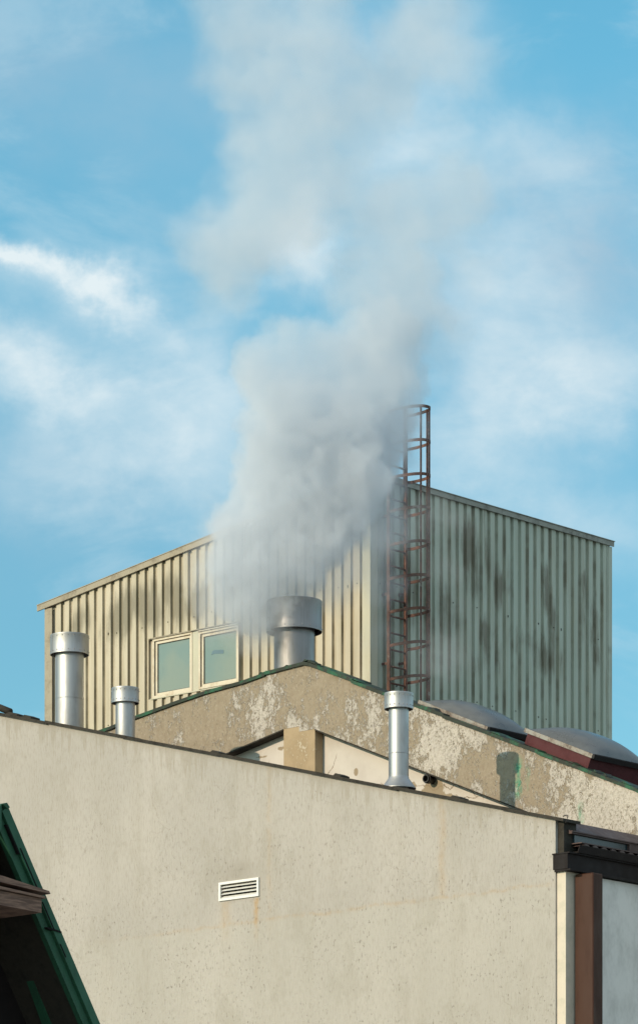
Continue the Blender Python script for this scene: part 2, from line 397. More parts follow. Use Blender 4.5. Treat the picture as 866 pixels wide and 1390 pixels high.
def m_cladding(name, blotches, face_, flow, a0, paint=((0.47, 0.415, 0.31), (0.525, 0.465, 0.355))):  # paint carries each face's light: warm by default, cooler on the shaded face
    """pale green painted steel sheets with run-down grime; BLOTCHES are (across, z, radius, radius z, amount)"""
    m, b = new_mat(name)
    X, Y, Z = b.xyz(b.co)
    A = X if face_ == 'L' else Y
    col = b.scale3(b.co, (1, 1, 0.16))
    run = b.noise(col, 5.5, 5, 0.65)
    run2 = b.noise(b.scale3(b.co, (1, 1, 0.05)), 11, 4, 0.65)
    big = b.noise(b.scale3(b.co, (1, 1, 0.8)), 0.8, 5, 0.6)
    idx = b.math('FLOOR', b.math('DIVIDE', b.math('SUBTRACT', A, a0-0.012), 0.205))
    coln = b.noise(b.vec(b.math('MULTIPLY', idx, 7.31), 3.0, b.math('MULTIPLY', Z, 0.5)), 1.0, 3, 0.6)
    sheet = b.node('ShaderNodeTexWhiteNoise', dict(noise_dimensions='1D'), W=b.math('FLOOR', b.math('DIVIDE', idx, 4.0))).outputs[0]
    c = b.mix(b.ramp(big, 0.35, 0.65), paint[0], paint[1])
    c = b.mix(b.math('MULTIPLY', sheet, 0.18), c, (0.36, 0.34, 0.26))
    c = b.mix(b.math('MULTIPLY', b.ramp(run2, 0.42, 0.75), 0.5), c, (0.30, 0.265, 0.17))
    tot = b.math('MULTIPLY', b.ramp(big, 0.45, 0.7), 0.16)
    for (p, z, r, rz, am) in blotches:
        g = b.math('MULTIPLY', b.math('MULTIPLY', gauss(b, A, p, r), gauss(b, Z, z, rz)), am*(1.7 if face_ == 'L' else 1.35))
        tot = b.math('ADD', tot, g)
    tot = b.math('ADD', tot, b.math('MULTIPLY', b.math('SUBTRACT', coln, 0.5), 0.55))
    grime = b.ramp(b.math('ADD', b.math('MULTIPLY', run, 0.75), tot), 0.52, 0.80)
    c = b.mix(b.math('MULTIPLY', grime, flow), c, (0.15, 0.135, 0.095))
    # dirt in each rib's foot, plus shade of the rib's side painted into the colour
    ph = b.math('FRACT', b.math('ADD', b.math('DIVIDE', b.math('SUBTRACT', A, a0), 0.205), 0.06))
    rn = b.noise(b.vec(b.math('FLOOR', b.math('DIVIDE', b.math('SUBTRACT', A, a0-0.012), 0.205)), 0.0, b.math('MULTIPLY', Z, 0.55)), 2.3, 3, 0.6)
    foot = b.math('MULTIPLY', b.ramp(ph, 0.15, 0.04), b.ramp(rn, 0.30, 0.62, 0.15, 0.8))
    c = b.mix(foot, c, (0.13, 0.115, 0.07))
    sid = b.math('MULTIPLY', gauss(b, ph, 0.44, 0.05), b.ramp(rn, 0.45, 0.7, 0.0, 0.6))
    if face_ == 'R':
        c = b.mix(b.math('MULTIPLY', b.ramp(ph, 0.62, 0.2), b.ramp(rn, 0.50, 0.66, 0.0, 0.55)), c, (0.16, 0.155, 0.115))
    c = b.mix(sid, c, (0.17, 0.15, 0.10))
    setp(b, c, b.ramp(run, 0.3, 0.7, 0.45, 0.7), spec=0.35)
    bump(b, b.noise(b.co, 3.0, 3, 0.5), 0.15, 0.01)
    return m

def m_steel(name, col=(0.62, 0.63, 0.64), rough=0.36, grime=0.15):
    m, b = new_mat(name)
    br = b.noise(b.scale3(b.co, (1, 1, 0.02)), 90, 3, 0.6)
    n = b.noise(b.scale3(b.co, (1, 1, 0.35)), 3.5, 6, 0.65)
    c = b.mix(b.ramp(br, 0.3, 0.7), tuple(k*0.90 for k in col), col)
    c = b.mix(b.math('MULTIPLY', b.ramp(n, 0.45, 0.72), grime), c, (0.20, 0.19, 0.17))
    setp(b, c, b.ramp(n, 0.3, 0.7, rough-0.05, rough+0.10), 1.0)
    bump(b, br, 0.08, 0.002)
    return m

def m_rust():
    m, b = new_mat('rusty_paint')
    n = b.noise(b.co, 9, 6, 0.7); f = b.noise(b.co, 40, 4, 0.7)
    c = b.mix(b.ramp(n, 0.4, 0.6), (0.14, 0.064, 0.046), (0.07, 0.038, 0.031))
    c = b.mix(b.math('MULTIPLY', b.ramp(f, 0.5, 0.7), 0.5), c, (0.26, 0.12, 0.06))
    c = b.mix(b.math('MULTIPLY', b.ramp(b.noise(b.co, 4.0, 5, 0.7), 0.60, 0.68), 0.6), c, (0.30, 0.29, 0.26))
    setp(b, c, 0.8, 0.0); bump(b, f, 0.3, 0.003)
    return m

def m_simple(name, col, rough=0.6, metal=0.0, spec=0.5):
    m, b = new_mat(name)
    n = b.noise(b.co, 8, 4, 0.6)
    setp(b, b.mix(b.ramp(n, 0.3, 0.7), tuple(k*0.88 for k in col), col), rough, metal, spec)
    return m

def m_dome():
    m, b = new_mat('weathered_acrylic')
    n = b.noise(b.co, 2.5, 5, 0.65)
    setp(b, b.mix(b.ramp(n, 0.35, 0.7), (0.085, 0.088, 0.088), (0.13, 0.133, 0.13)), b.ramp(n, 0.3, 0.7, 0.25, 0.45), spec=0.5)
    return m

def m_pane():
    m, b = new_mat('frosted_glass')
    X, Y, Z = b.xyz(b.co)
    n = b.noise(b.scale3(b.co, (1, 1, 0.3)), 6, 5, 0.7)
    big = b.noise(b.co, 1.2, 3, 0.5)
    c = b.mix(b.ramp(big, 0.35, 0.65), (0.225, 0.27, 0.225), (0.18, 0.25, 0.23))
    c = b.mix(b.math('MULTIPLY', b.ramp(n, 0.6, 0.75), 0.4), c, (0.12, 0.14, 0.12))
    setp(b, c, 0.12, spec=0.5)
    return m

def m_ground():
    m, b = new_mat('concrete_yard')
    n = b.noise(b.co, 0.35, 6, 0.65); f = b.noise(b.co, 30, 3, 0.6)
    setp(b, b.mix(b.ramp(n, 0.35, 0.7), (0.24, 0.235, 0.22), (0.30, 0.29, 0.27)), 0.9); bump(b, f, 0.3, 0.01)
    return m

def m_wood():
    m, b = new_mat('weathered_wood')
    g = b.noise(b.scale3(b.co, (12, 12, 1), (0, 0, 0)), 1.0, 2, 0.5)
    n = b.noise(b.scale3(b.co, (2, 2, 30)), 2.0, 5, 0.65)
    setp(b, b.mix(b.ramp(n, 0.35, 0.65), (0.10, 0.055, 0.040), (0.23, 0.135, 0.095)), 0.85)
    bump(b, n, 0.5, 0.006)
    return m

GD, TD = 2.65, 6.2            # depth of the gable's face and of the tower's sunlit face behind the front wall
M = {}
M['felt'] = worn('roofing_felt', (0.034, 0.029, 0.022), (0.015, 0.014, 0.012), 9, 0.8, amount=0.8)
M['green'] = worn('green_flashing_paint', (0.015, 0.095, 0.045), (0.022, 0.024, 0.017), 2.2, 0.55, amount=0.95, lo=0.40, hi=0.52)
M['green_barge'] = worn('green_barge_paint', (0.020, 0.085, 0.046), (0.018, 0.040, 0.026), 2.5, 0.6, amount=0.8, stretch=(1, 1, 0.4))
M['red'] = worn('dark_red_paint', (0.070, 0.010, 0.013), (0.035, 0.010, 0.011), 5, 0.6, amount=0.7)
M['steel'] = m_steel('stainless_steel', (0.43, 0.43, 0.43), 0.50, 0.35)
M['steel_old'] = m_steel('heat_dulled_steel', (0.27, 0.26, 0.26), 0.50, 0.5)
M['rust'] = m_rust()
M['dome'] = m_dome()
M['pane'] = m_pane()
M['cream_frame'] = worn('cream_window_paint', (0.62, 0.56, 0.44), (0.40, 0.30, 0.18), 5, 0.55, amount=0.6, lo=0.46, hi=0.66, stretch=(1, 1, 0.5))
M['white'] = worn('white_powder_coat', (0.74, 0.73, 0.69), (0.52, 0.46, 0.37), 10, 0.45, amount=0.5, lo=0.5, hi=0.75)
M['trim'] = worn('beige_fascia_paint', (0.33, 0.29, 0.215), (0.18, 0.15, 0.11), 5, 0.6, amount=0.8)
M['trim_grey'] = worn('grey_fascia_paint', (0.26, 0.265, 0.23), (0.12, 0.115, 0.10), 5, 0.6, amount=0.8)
M['corner'] = worn('corner_flashing_paint', (0.50, 0.48, 0.37), (0.38, 0.34, 0.24), 4, 0.55, amount=0.5, stretch=(1, 1, 0.2))
M['black_steel'] = worn('black_steel_paint', (0.009, 0.006, 0.006), (0.020, 0.014, 0.012), 6, 0.75, amount=0.6)
M['brown'] = worn('brown_pipe_paint', (0.048, 0.016, 0.007), (0.030, 0.012, 0.007), 5, 0.55, amount=0.6, stretch=(1, 1, 0.3))
M['brown_metal'] = worn('brown_roof_metal', (0.085, 0.055, 0.050), (0.045, 0.032, 0.030), 5, 0.55, amount=0.7)
M['pale_wall'] = worn('pale_grey_panel_paint', (0.68, 0.665, 0.63), (0.44, 0.43, 0.40), 2.6, 0.7, amount=0.6, lo=0.42, hi=0.7, stretch=(1, 1, 0.6))
M['pilaster'] = worn('cream_pilaster_paint', (0.60, 0.53, 0.43), (0.46, 0.43, 0.34), 3.5, 0.7, amount=0.6, lo=0.45, hi=0.62)
M['dark_void'] = m_simple('dark_interior', (0.012, 0.011, 0.011), 0.9, spec=0.1)
M['dark_glass'] = m_simple('dark_strip_glazing', (0.02, 0.035, 0.042), 0.25)
M['wood'] = m_wood()
M['rubber'] = m_simple('black_plastic', (0.02, 0.018, 0.018), 0.5)
M['sticker'] = m_simple('faded_blue_label', (0.10, 0.18, 0.22), 0.6)
M['stucco'] = m_stucco(0)

# ------------------------------------------------------------------ ground
bm = bmesh.new(); face(bm, [(-3000, -3000, 0), (3000, -3000, 0), (3000, 5000, 0), (-3000, 5000, 0)])
g = link('ground', bm, m_ground()); g.rotation_euler = (0, 0, 0); g.location = (0, 0, 0)  # unseen ground, made pale so it bounces light onto the shaded faces
tag(g, 'unseen ground in front of the factory, made pale for bounce light', kind='structure')

# ------------------------------------------------------------------ front building
def L2(u, v, d): p = onL(u, v, d); return (p.x, p.z)
def R2(u, v, s): p = onR(u, v, s); return (p.y, p.z)
fb = empty('front_building', (0, 0, 0), 'long low factory building with pale beige rendered wall, sloping top and white louvre', 'building')
A0, A1 = L2(0, 969, 0), L2(753.5, 1111.5, 0)
slope = (A1[1]-A0[1])/(A1[0]-A0[0])
def ftop(x): return A0[1]+(x-A0[0])*slope
XL = -15.5
XR = A1[0]
bm = bmesh.new()
vp = [L2(298.5, 1199, 0), L2(352.5, 1190.5, 0), L2(352.5, 1215.5, 0), L2(298.5, 1224.5, 0)]
vx0, vx1 = vp[0][0], vp[1][0]; vz1, vz0 = (vp[0][1]+vp[1][1])/2, (vp[2][1]+vp[3][1])/2
# wall built around the louvre opening
hx0, hx1, hz0, hz1 = vx0+0.03, vx1-0.03, vz0+0.03, vz1-0.03
prism(bm, [(XL, 0), (hx0, 0), (hx0, ftop(hx0)), (XL, ftop(XL))], 0, 0.3)
prism(bm, [(hx1, 0), (XR, 0), (XR, ftop(XR)), (hx1, ftop(hx1))], 0, 0.3)
prism(bm, [(hx0, 0), (hx1, 0), (hx1, hz0), (hx0, hz0)], 0, 0.3)
prism(bm, [(hx0, hz1), (hx1, hz1), (hx1, ftop(hx1)), (hx0, ftop(hx0))], 0, 0.3)
bmesh.ops.remove_doubles(bm, verts=bm.verts, dist=1e-5)
inner = [f for f in bm.faces if abs(f.normal.x) > 0.9 and any(abs(f.calc_center_median().x-h) < 1e-3 for h in (hx0, hx1)) and not (hz0 < f.calc_center_median().z < hz1 and f.calc_area() < 0.2)]
link('facade_wall', bm, M['stucco'], fb)
# coping of overlapping felt-covered metal lengths
bm = bmesh.new()
cuts = [XL-0.1]
while cuts[-1] < XR+0.12:
    cuts.append(min(cuts[-1]+random.uniform(1.6, 2.3), XR+0.17))
for i, (x0, x1) in enumerate(zip(cuts, cuts[1:])):
    o = 0.008*(i % 2); j = random.uniform(-0.006, 0.006)
    prism(bm, [(x0-0.04, ftop(x0-0.04)-0.02+o), (x1, ftop(x1)-0.02+o+j), (x1, ftop(x1)+0.024+o+j), (x0-0.04, ftop(x0-0.04)+0.024+o)], -0.045+o/4, 0.34+o/4)
link('coping', bm, M['felt'], fb)
bm = bmesh.new()
for u, ln in ((8, 0.26), (30, 0.2), (285, 0.18), (452, 0.14), (610, 0.18)):
    bm = bmesh.new(); x = L2(u, 1000, 0)[0]
    prism(bm, [(x, ftop(x)+0.020), (x+ln*0.3, ftop(x+ln*0.3)+0.060), (x+ln, ftop(x+ln)+0.045), (x+ln, ftop(x+ln)+0.020)], 0.0, 0.2)
    link('coping_patch', bm, M['felt'], fb)
bm = bmesh.new()   # the rolled felt end at the far left
x = L2(4, 962, 0)[0]
tube(bm, [(x-0.7, 0.12, ftop(x-0.7)+0.09), (x-0.2, 0.12, ftop(x-0.2)+0.10), (x+0.05, 0.12, ftop(x)+0.05)], 0.055, 10)
link('felt_roll', bm, M['felt'], fb, smooth=True)
# roof plane behind the wall
bm = bmesh.new()
prism(bm, [(XL, ftop(XL)-0.30), (XR, ftop(XR)-0.30), (XR, ftop(XR)-0.45), (XL, ftop(XL)-0.45)], 0.3, GD-0.02)
link('roof', bm, M['felt'], fb)
# louvre
bm = bmesh.new()
fw = 0.035
for (x0, x1, z0, z1) in ((vx0, vx1, vz1-fw, vz1), (vx0, vx1, vz0, vz0+fw), (vx0, vx0+fw, vz0+fw, vz1-fw), (vx1-fw, vx1, vz0+fw, vz1-fw)):
    box(bm, x0, x1, -0.028, -0.002, z0, z1)
bmesh.ops.remove_doubles(bm, verts=bm.verts, dist=1e-5)
vent = link('vent', bm, M['white'], fb); vent['label'] = 'white metal louvre with rust runs below'
nl = 4; h = (vz1-vz0-2*fw)/nl
for k in range(nl):
    z = vz0+fw+h*k
    bm = bmesh.new()
    prism(bm, [(-0.020, z+0.004), (-0.014, z+0.002), (0.05, z+h*0.75), (0.046, z+h*0.85)], vx0+fw, vx1-fw, 'R')
    link('slat', bm, M['white'], vent)
bm = bmesh.new(); box(bm, hx0, hx1, 0.12, 0.14, hz0, hz1); link('duct_back', bm, M['dark_void'], vent)

# right end: the shaded flank with pilaster, beam, strip glazing, downpipe
SR = 0.155                       # plane of the flank wall
pz = R2(770, 1181, SR)[1]
xa, xb = XR+0.004, SR
bm = bmesh.new()
box(bm, XR+0.003, L2(767.5, 1200, 0.03)[0], 0.03, R2(777, 1200, SR)[0]+0.25, 0, pz)
link('pilaster', bm, M['pilaster'], fb)
# notch block at the corner below the coping
bm = bmesh.new()
n0, n1 = L2(753.5, 1112, 0.05), L2(765, 1148, 0.05)
box(bm, XR+0.003, n1[0], 0.05, 0.32, n1[1]-0.10, ftop(XR)-0.022)
link('corner_block', bm, M['felt'], fb)
FL = SR+0.02
def flank(name, u0, v0a, v0b, s0, s1, depth_end, mat, parent=fb, u_start=None):
    """horizontal member along the flank: top/bottom heights taken where the photo shows them"""
    p, q = onR(u0, v0a, s1), onR(u0, v0b, s1)
    bm = bmesh.new()
    box(bm, s0, s1, p.y, depth_end, q.z, p.z)
    return link(name, bm, mat, parent)
DE = 2.62
sx = L2(766, 1165, 0)[0]
# wall of the flank
zb_beam = onR(768, 1183, SR).z
bm = bmesh.new(); box(bm, SR-0.10, SR-0.02, 0.34, 9.0, 0, zb_beam-0.002); link('side_wall', bm, M['pale_wall'], fb)
# steel beam: channel with two flanges, its end showing past the wall
zt = onR(768, 1156, SR+0.03).z; zb = onR(768, 1181, SR+0.03).z
bm = bmesh.new()
box(bm, XR-0.02, SR+0.035, -0.03, 9.0, zb+0.028, zt-0.02)
box(bm, XR-0.005, SR+0.075, -0.02, 9.0, zb, zb+0.026)
box(bm, XR-0.03, SR+0.075, -0.04, 9.0, zt-0.018, zt)
link('beam', bm, M['black_steel'], fb)
# gutter above the beam
z1_ = zt+0.002
bm = bmesh.new()
prism(bm, [(XR+0.02, z1_), (SR+0.10, z1_), (SR+0.14, z1_+0.10), (SR+0.125, z1_+0.10), (SR+0.09, z1_+0.015), (XR+0.02, z1_+0.015)], 0.12, 9.0, 'L')
link('gutter', bm, M['black_steel'], fb)
# corrugated edge with its dark holes: small closures under the sheet
bm = bmesh.new()
y = 0.22
ze = z1_+0.105
while y < 9.0:
    prism(bm, [(y, ze), (y+0.05, ze+0.028), (y+0.10, ze+0.028), (y+0.15, ze)], SR-0.1, SR+0.11, 'R'); y += 0.20
box(bm, SR-0.12, SR+0.10, 0.2, 9.0, ze+0.034, ze+0.048)
link('sheet_edge', bm, M['brown_metal'], fb)
bm = bmesh.new(); box(bm, SR-0.2, SR-0.13, 0.2, 9.0, z1_+0.02, ze+0.24); link('upstand', bm, M['dark_void'], fb)
# strip glazing between brown mullions, then the brown flashing above
gz0, gz1 = ze+0.05, ze+0.17
y = 0.24; k = 0
while y < 8.6:
    bm = bmesh.new(); box(bm, SR-0.10, SR-0.06, y, y+1.18, gz0, gz1); link('glazing_strip', bm, M['dark_glass'], fb)
    bm = bmesh.new(); box(bm, SR-0.10, SR-0.02, y+1.18, y+1.38, gz0, gz1); link('mullion', bm, M['brown_metal'], fb)
    y += 1.38
bm = bmesh.new()
prism(bm, [(SR-0.02, gz1+0.002), (SR-0.02, gz1+0.02), (SR-0.35, gz1+0.24), (SR-0.37, gz1+0.22), (SR-0.1, gz1+0.002)], 0.14, 9.0, 'L')
box(bm, SR-0.03, SR+0.0, 0.12, 9.0, gz1+0.022, gz1+0.036)
link('roof_flashing', bm, M['brown_metal'], fb)
# brown boxed downpipe
q0 = onR(779, 1190, SR+0.06); 
ylo = R2(781, 1190, SR)[0]
xw0 = onL(779.5, 1250, ylo).x; xw1 = onL(804.5, 1250, ylo).x
yd = R2(818, 1250, xw1)[0]
bm = bmesh.new(); box(bm, xw0, xw1, ylo, yd, 0, zb-0.03); bevel(bm, 0.012)
dp = link('downpipe', bm, M['brown'], fb); dp['label'] = 'brown boxed downpipe beside the corner'
# loose wire curl at the coping end
bm = bmesh.new()
pts = [(XR+0.13+0.085*math.sin(t*2.6), 0.0, ftop(XR)+0.02-0.10*t+0.05*math.sin(t*3)) for t in [i/10 for i in range(11)]]
tube(bm, pts, 0.007, 6); link('loose_wire', bm, M['rubber'], fb)

# ------------------------------------------------------------------ gable building behind
gb = empty('gable_building', (onL(418, 903, GD).x, GD, 0), 'low gabled building of flaking cream plaster with dark red roof and green edge flashing', 'building')
GO = Vector(gb['_base'])
# the wall materials use the gable's own coordinates, so shift the pixel helper to that frame
_onL = onL
def onL(u, v, d): return _onL(u, v, d)-GO
M['plaster'] = m_old_plaster(); M['panel'] = m_panel_paint(); M['pillar'] = m_pillar()
onL = _onL
topL = [(60, 1022), (150, 990), (184, 976), (234, 957), (282, 941), (330, 927.5), (361, 915.5), (415, 901)]
topR = [(420, 902), (480, 925.5), (866, 1073.5), (1010, 1129)]
T = [L2(u, v, GD) for u, v in topL+topR]
bl = L2(385, 989.5, GD); br = L2(427.3, 989.5, GD)
bandL_end = L2(150, 1089, GD); bandR_end = L2(1010, 1216, GD)
pw0, pw1 = bl[0], br[0]
RE = 0.19
bm = bmesh.new()
ilu = len(topL)
# right half of band and left half as polygons, extruded RE deep
ridge = T[ilu-1]; ridge2 = T[ilu]
prism(bm, T[:ilu]+[(bl[0], ridge[1]-0.0) if False else ((bl[0]+br[0])/2, ridge[1]), ((bl[0]+br[0])/2, bl[1]), bl, (bandL_end[0], bandL_end[1]), (T[0][0], T[0][1]-0.9)], GD, GD+RE)
prism(bm, [((bl[0]+br[0])/2, ridge[1])]+T[ilu:]+[(T[-1][0], bandR_end[1]), bandR_end, br, ((bl[0]+br[0])/2, br[1])], GD, GD+RE)
link('gable_band', bm, M['plaster'], gb)
bm = bmesh.new(); box(bm, pw0, pw1, GD+0.004, GD+RE, 0, bl[1]-0.002); link('pillar', bm, M['pillar'], gb)
bm = bmesh.new()
gx0, gx1 = T[0][0]+0.01, T[-1][0]-0.01
prism(bm, [(gx0, 0), (gx1, 0), (gx1, T[-1][1]-0.03)]+[(x, z-0.03) for x, z in reversed(T[1:-1])]+[(gx0, T[0][1]-0.03)], GD+RE+0.002, GD+RE+0.2)
link('panel_wall', bm, M['panel'], gb)
bm = bmesh.new()
for (p_, q_) in ((bandL_end, bl), (br, bandR_end)):
    prism(bm, [(p_[0], p_[1]-0.022), (q_[0], q_[1]-0.022), (q_[0], q_[1]-0.001), (p_[0], p_[1]-0.001)], GD-0.006, GD+RE-0.002)
link('edge_shade_strip', bm, M['felt'], gb)  # dark strip added as the shadow line along the band's lower edges
# coping
bm = bmesh.new()
def along(T_, step):
    out = []
    for (x0, z0), (x1, z1) in zip(T_, T_[1:]):
        n = max(1, int(round(abs(x1-x0)/step)))
        for i in range(n): out.append((x0+(x1-x0)*i/n, z0+(z1-z0)*i/n))
    out.append(T_[-1]); return out
PT = along(T, 0.9)
for i, ((x0, z0), (x1, z1)) in enumerate(zip(PT, PT[1:])):
    o = 0.007*(i % 2); j = random.uniform(-0.008, 0.012)
    prism(bm, [(x0-0.02, z0-0.022+o), (x1, z1-0.022+o+j), (x1, z1+0.030+o+j), (x0-0.02, z0+0.030+o)], GD-0.04+o/3, GD+RE+0.22+o/3)
link('coping', bm, M['green'], gb)
bm = bmesh.new()
for k in range(26):
    bm = bmesh.new()
    i = random.randrange(6, len(PT)-2); x0, z0 = PT[i]; x1, z1 = PT[i+1]; t = random.random()
    x, z = x0+(x1-x0)*t, z0+(z1-z0)*t; ln = random.uniform(0.05, 0.22); s_ = (z1-z0)/(x1-x0)
    prism(bm, [(x, z+0.036), (x+ln*0.4, z+s_*ln*0.4+random.uniform(0.045, 0.075)), (x+ln, z+s_*ln+0.036)], GD-0.03, GD+0.12)
    link('lifted_flashing', bm, M['green'], gb)
# roof slopes, a parapet's height below the coping
px_, pz_ = T[ilu]
rd = 0.26
bm = bmesh.new()
yA, yB = GD+RE+0.205, GD+7.0
Rr = T[-1]; Ll = T[0]
towx = None
prism(bm, [(px_, pz_-rd), (Rr[0], Rr[1]-rd), (Rr[0], Rr[1]-rd-0.12), (px_, pz_-rd-0.12)], yA, yB)
prism(bm, [(Ll[0], Ll[1]-rd), (px_-0.002, pz_-rd), (px_-0.002, pz_-rd-0.12), (Ll[0], Ll[1]-rd-0.12)], yA, TD-0.05)
link('roof', bm, M['red'], gb)
bm = bmesh.new(); box(bm, gx0, gx0+0.2, GD+RE+0.21, TD-0.06, 0, Ll[1]-rd-0.14); link('flank_wall', bm, M['panel'], gb); bm = bmesh.new(); box(bm, gx1-0.2, gx1, GD+RE+0.21, yB, 0, Rr[1]-rd-0.14)
link('flank_wall', bm, M['panel'], gb)
# drain stub
bm = bmesh.new()
p = onL(579, 1057, GD+0.05)
def stub(bm, p, r, y0, y1):
    seg = 20
    def ring(rr, y): return [bm.verts.new((p.x+rr*math.cos(2*PI*k/seg), y, p.z+rr*math.sin(2*PI*k/seg))) for k in range(seg)]
    rs = [ring(r, y1), ring(r, y0), ring(r*0.78, y0), ring(r*0.78, y1)]
    for a, b_ in zip(rs, rs[1:]):
        for k in range(seg): bm.faces.new((a[k], a[(k+1) % seg], b_[(k+1) % seg], b_[k]))
stub(bm, p, 0.060, GD+0.02, GD+RE+0.02); stub(bm, p, 0.072, GD+0.05, GD+0.10)
d_ = link('drain_pipe', bm, M['rubber'], gb); d_['label'] = 'short black drain pipe end sticking out of the panel'
# skylights
SKY_OFF = 0.10
def skylight(u0, v0, u1, v1, length, rise, label):
    y0 = GD+0.12
    a, c = onL(u0, v0, y0), onL(u1, v1, y0)
    ex = Vector((c.x-a.x, 0, c.z-a.z)); wlen = ex.length; ex.normalize(); up = Vector((-ex.z, 0, ex.x))
    def P(s, y, h): return a+ex*s+Vector((0, y, 0))+up*h
    def slab(bm, s0, s1, ya, yb, h0, h1):
        vs = [bm.verts.new(P(s, y, h)) for h in (h0, h1) for (s, y) in ((s0, ya), (s1, ya), (s1, yb), (s0, yb))]
        for f in ((0, 1, 2, 3), (4, 5, 6, 7), (0, 1, 5, 4), (1, 2, 6, 5), (2, 3, 7, 6), (3, 0, 4, 7)): bm.faces.new([vs[i] for i in f])
    bm = bmesh.new(); slab(bm, 0.03, wlen-0.02, 0.03, length-0.03, -0.42, -0.065)
    k = link('skylight', bm, M['red'], gb); k['label'] = label
    bm = bmesh.new()
    slab(bm, -0.02, wlen+0.02, -0.01, 0.05, -0.062, 0.0)
    slab(bm, -0.02, wlen+0.02, length-0.05, length+0.01, -0.062, 0.0)
    slab(bm, -0.02, 0.05, 0.052, length-0.052, -0.062, 0.0)
    link('frame', bm, M['cream_frame'] if False else M['alu'], k)
    bm = bmesh.new(); slab(bm, wlen-0.03, wlen+0.022, 0.052, length-0.052, -0.075, -0.005)
    link('lower_rail', bm, M['black_steel'], k)
    bm = bmesh.new(); n = 20; grid = []
    for i in range(n+1):
        row = []
        for j in range(n+1):
            s, y = i/n, j/n
            h = rise*(1-abs(2*s-1)**2.6)**0.75*(1-abs(2*y-1)**2.6)**0.75
            row.append(bm.verts.new(P(0.02+s*(wlen-0.04), 0.02+y*(length-0.04), h+0.001)))
        grid.append(row)
    for i in range(n):
        for j in range(n): bm.faces.new((grid[i][j], grid[i+1][j], grid[i+1][j+1], grid[i][j+1]))
    link('dome', bm, M['dome'], k, smooth=True)
M['alu'] = worn('dull_aluminium', (0.33, 0.28, 0.24), (0.08, 0.06, 0.05), 7, 0.38, 0.7, amount=0.9, lo=0.4, hi=0.65)
skylight(570, 950.5, 661, 986, 1.15, 0.19, 'upper domed skylight nearest the ladder')
skylight(714, 988.5, 803, 1023, 1.45, 0.21, 'lower domed skylight at the right')

# ------------------------------------------------------------------ corrugated tower
tc0 = onL(502, 647, TD)
ST = tc0.x                                  # plane of the shaded face
tw = empty('corrugated_tower', (ST, TD, 0), 'tall pale green corrugated metal factory tower with two windows and slanting roof', 'building')
TO = Vector(tw['_base'])
x64 = onL(65, 900, TD).x
tl = onL(64, 827, TD)
def tzL(x): return tl.z+(x-tl.x)*((tc0.z-0.03)-tl.z)/(ST-tl.x)       # wall top on the sunlit face
trB = onR(826, 741, ST)
def tzR(y): return (tc0.z)+(y-TD)*(trB.z-tc0.z)/(trB.y-TD)
def corr(bm, a0, a1, P, ztop, zbot, holes=(), period=0.205):
    """trapezoid sheet: P(a, out, z) -> point"""
    x = a0; prof = []
    while x < a1:
        for dx_, out in ((0, 0), (0.070, 0), (0.082, 0.046), (0.193, 0.046)):
            if x+dx_ < a1: prof.append((x+dx_, out))
        x += period
    prof.append((a1, 0))
    for (p, po), (q, qo) in zip(prof, prof[1:]):
        mid = (p+q)/2; spans = [(zbot, None)]
        for (h0, h1, hz0_, hz1_) in holes:
            if h0 <= mid <= h1: spans = [(zbot, hz0_), (hz1_, None)]
        for lo, hi in spans:
            a = hi if hi is not None else ztop(p); b_ = hi if hi is not None else ztop(q)
            vs = [bm.verts.new(P(p, po, lo)), bm.verts.new(P(q, qo, lo)), bm.verts.new(P(q, qo, b_)), bm.verts.new(P(p, po, a))]
            bm.faces.new(vs)
    bmesh.ops.remove_doubles(bm, verts=bm.verts, dist=1e-5)
# window rectangles on the sunlit face
def rect(us, vt, vb, d):
    x0, x1 = onL(us[0], 900, d).x, onL(us[1], 900, d).x
    zt_ = (onL(us[0], vt[0], d).z+onL(us[1], vt[1], d).z)/2; zb_ = (onL(us[0], vb[0], d).z+onL(us[1], vb[1], d).z)/2
    return x0, x1, zb_, zt_
w1 = rect((210.5, 264), (867, 857), (950, 939.5), TD)
w2 = rect((273, 327), (857, 847), (939, 926), TD)
zt_w = (w1[3]+w2[3])/2; zb_w = (w1[2]+w2[2])/2
hole = (w1[0]-0.05, w2[1]+0.03, zb_w, zt_w)
def blot(lst, f):
    out = []
    for (u, v, r, rz, am) in lst:
        p = (onL(u, v, TD) if f == 'L' else onR(u, v, ST))-TO
        out.append((p.x if f == 'L' else p.y, p.z, r, rz, am))
    return out
M['cladL'] = m_cladding('sun_tinted_cladding', blot([(105, 850, 0.22, 0.30, 0.20), (118, 835, 0.20, 0.35, 0.16), (160, 845, 0.3, 0.45, 0.22), (185, 815, 0.35, 0.4, 0.22), (210, 840, 0.3, 0.3, 0.22), (240, 800, 0.35, 0.5, 0.2), (265, 825, 0.4, 0.35, 0.2), (150, 960, 0.2, 0.3, 0.1),
             (300, 790, 0.4, 0.4, 0.1), (210, 800, 0.25, 0.25, 0.15), (470, 800, 0.2, 0.4, 0.04)], 'L'), 'L', 0.75, x64+0.19-ST)
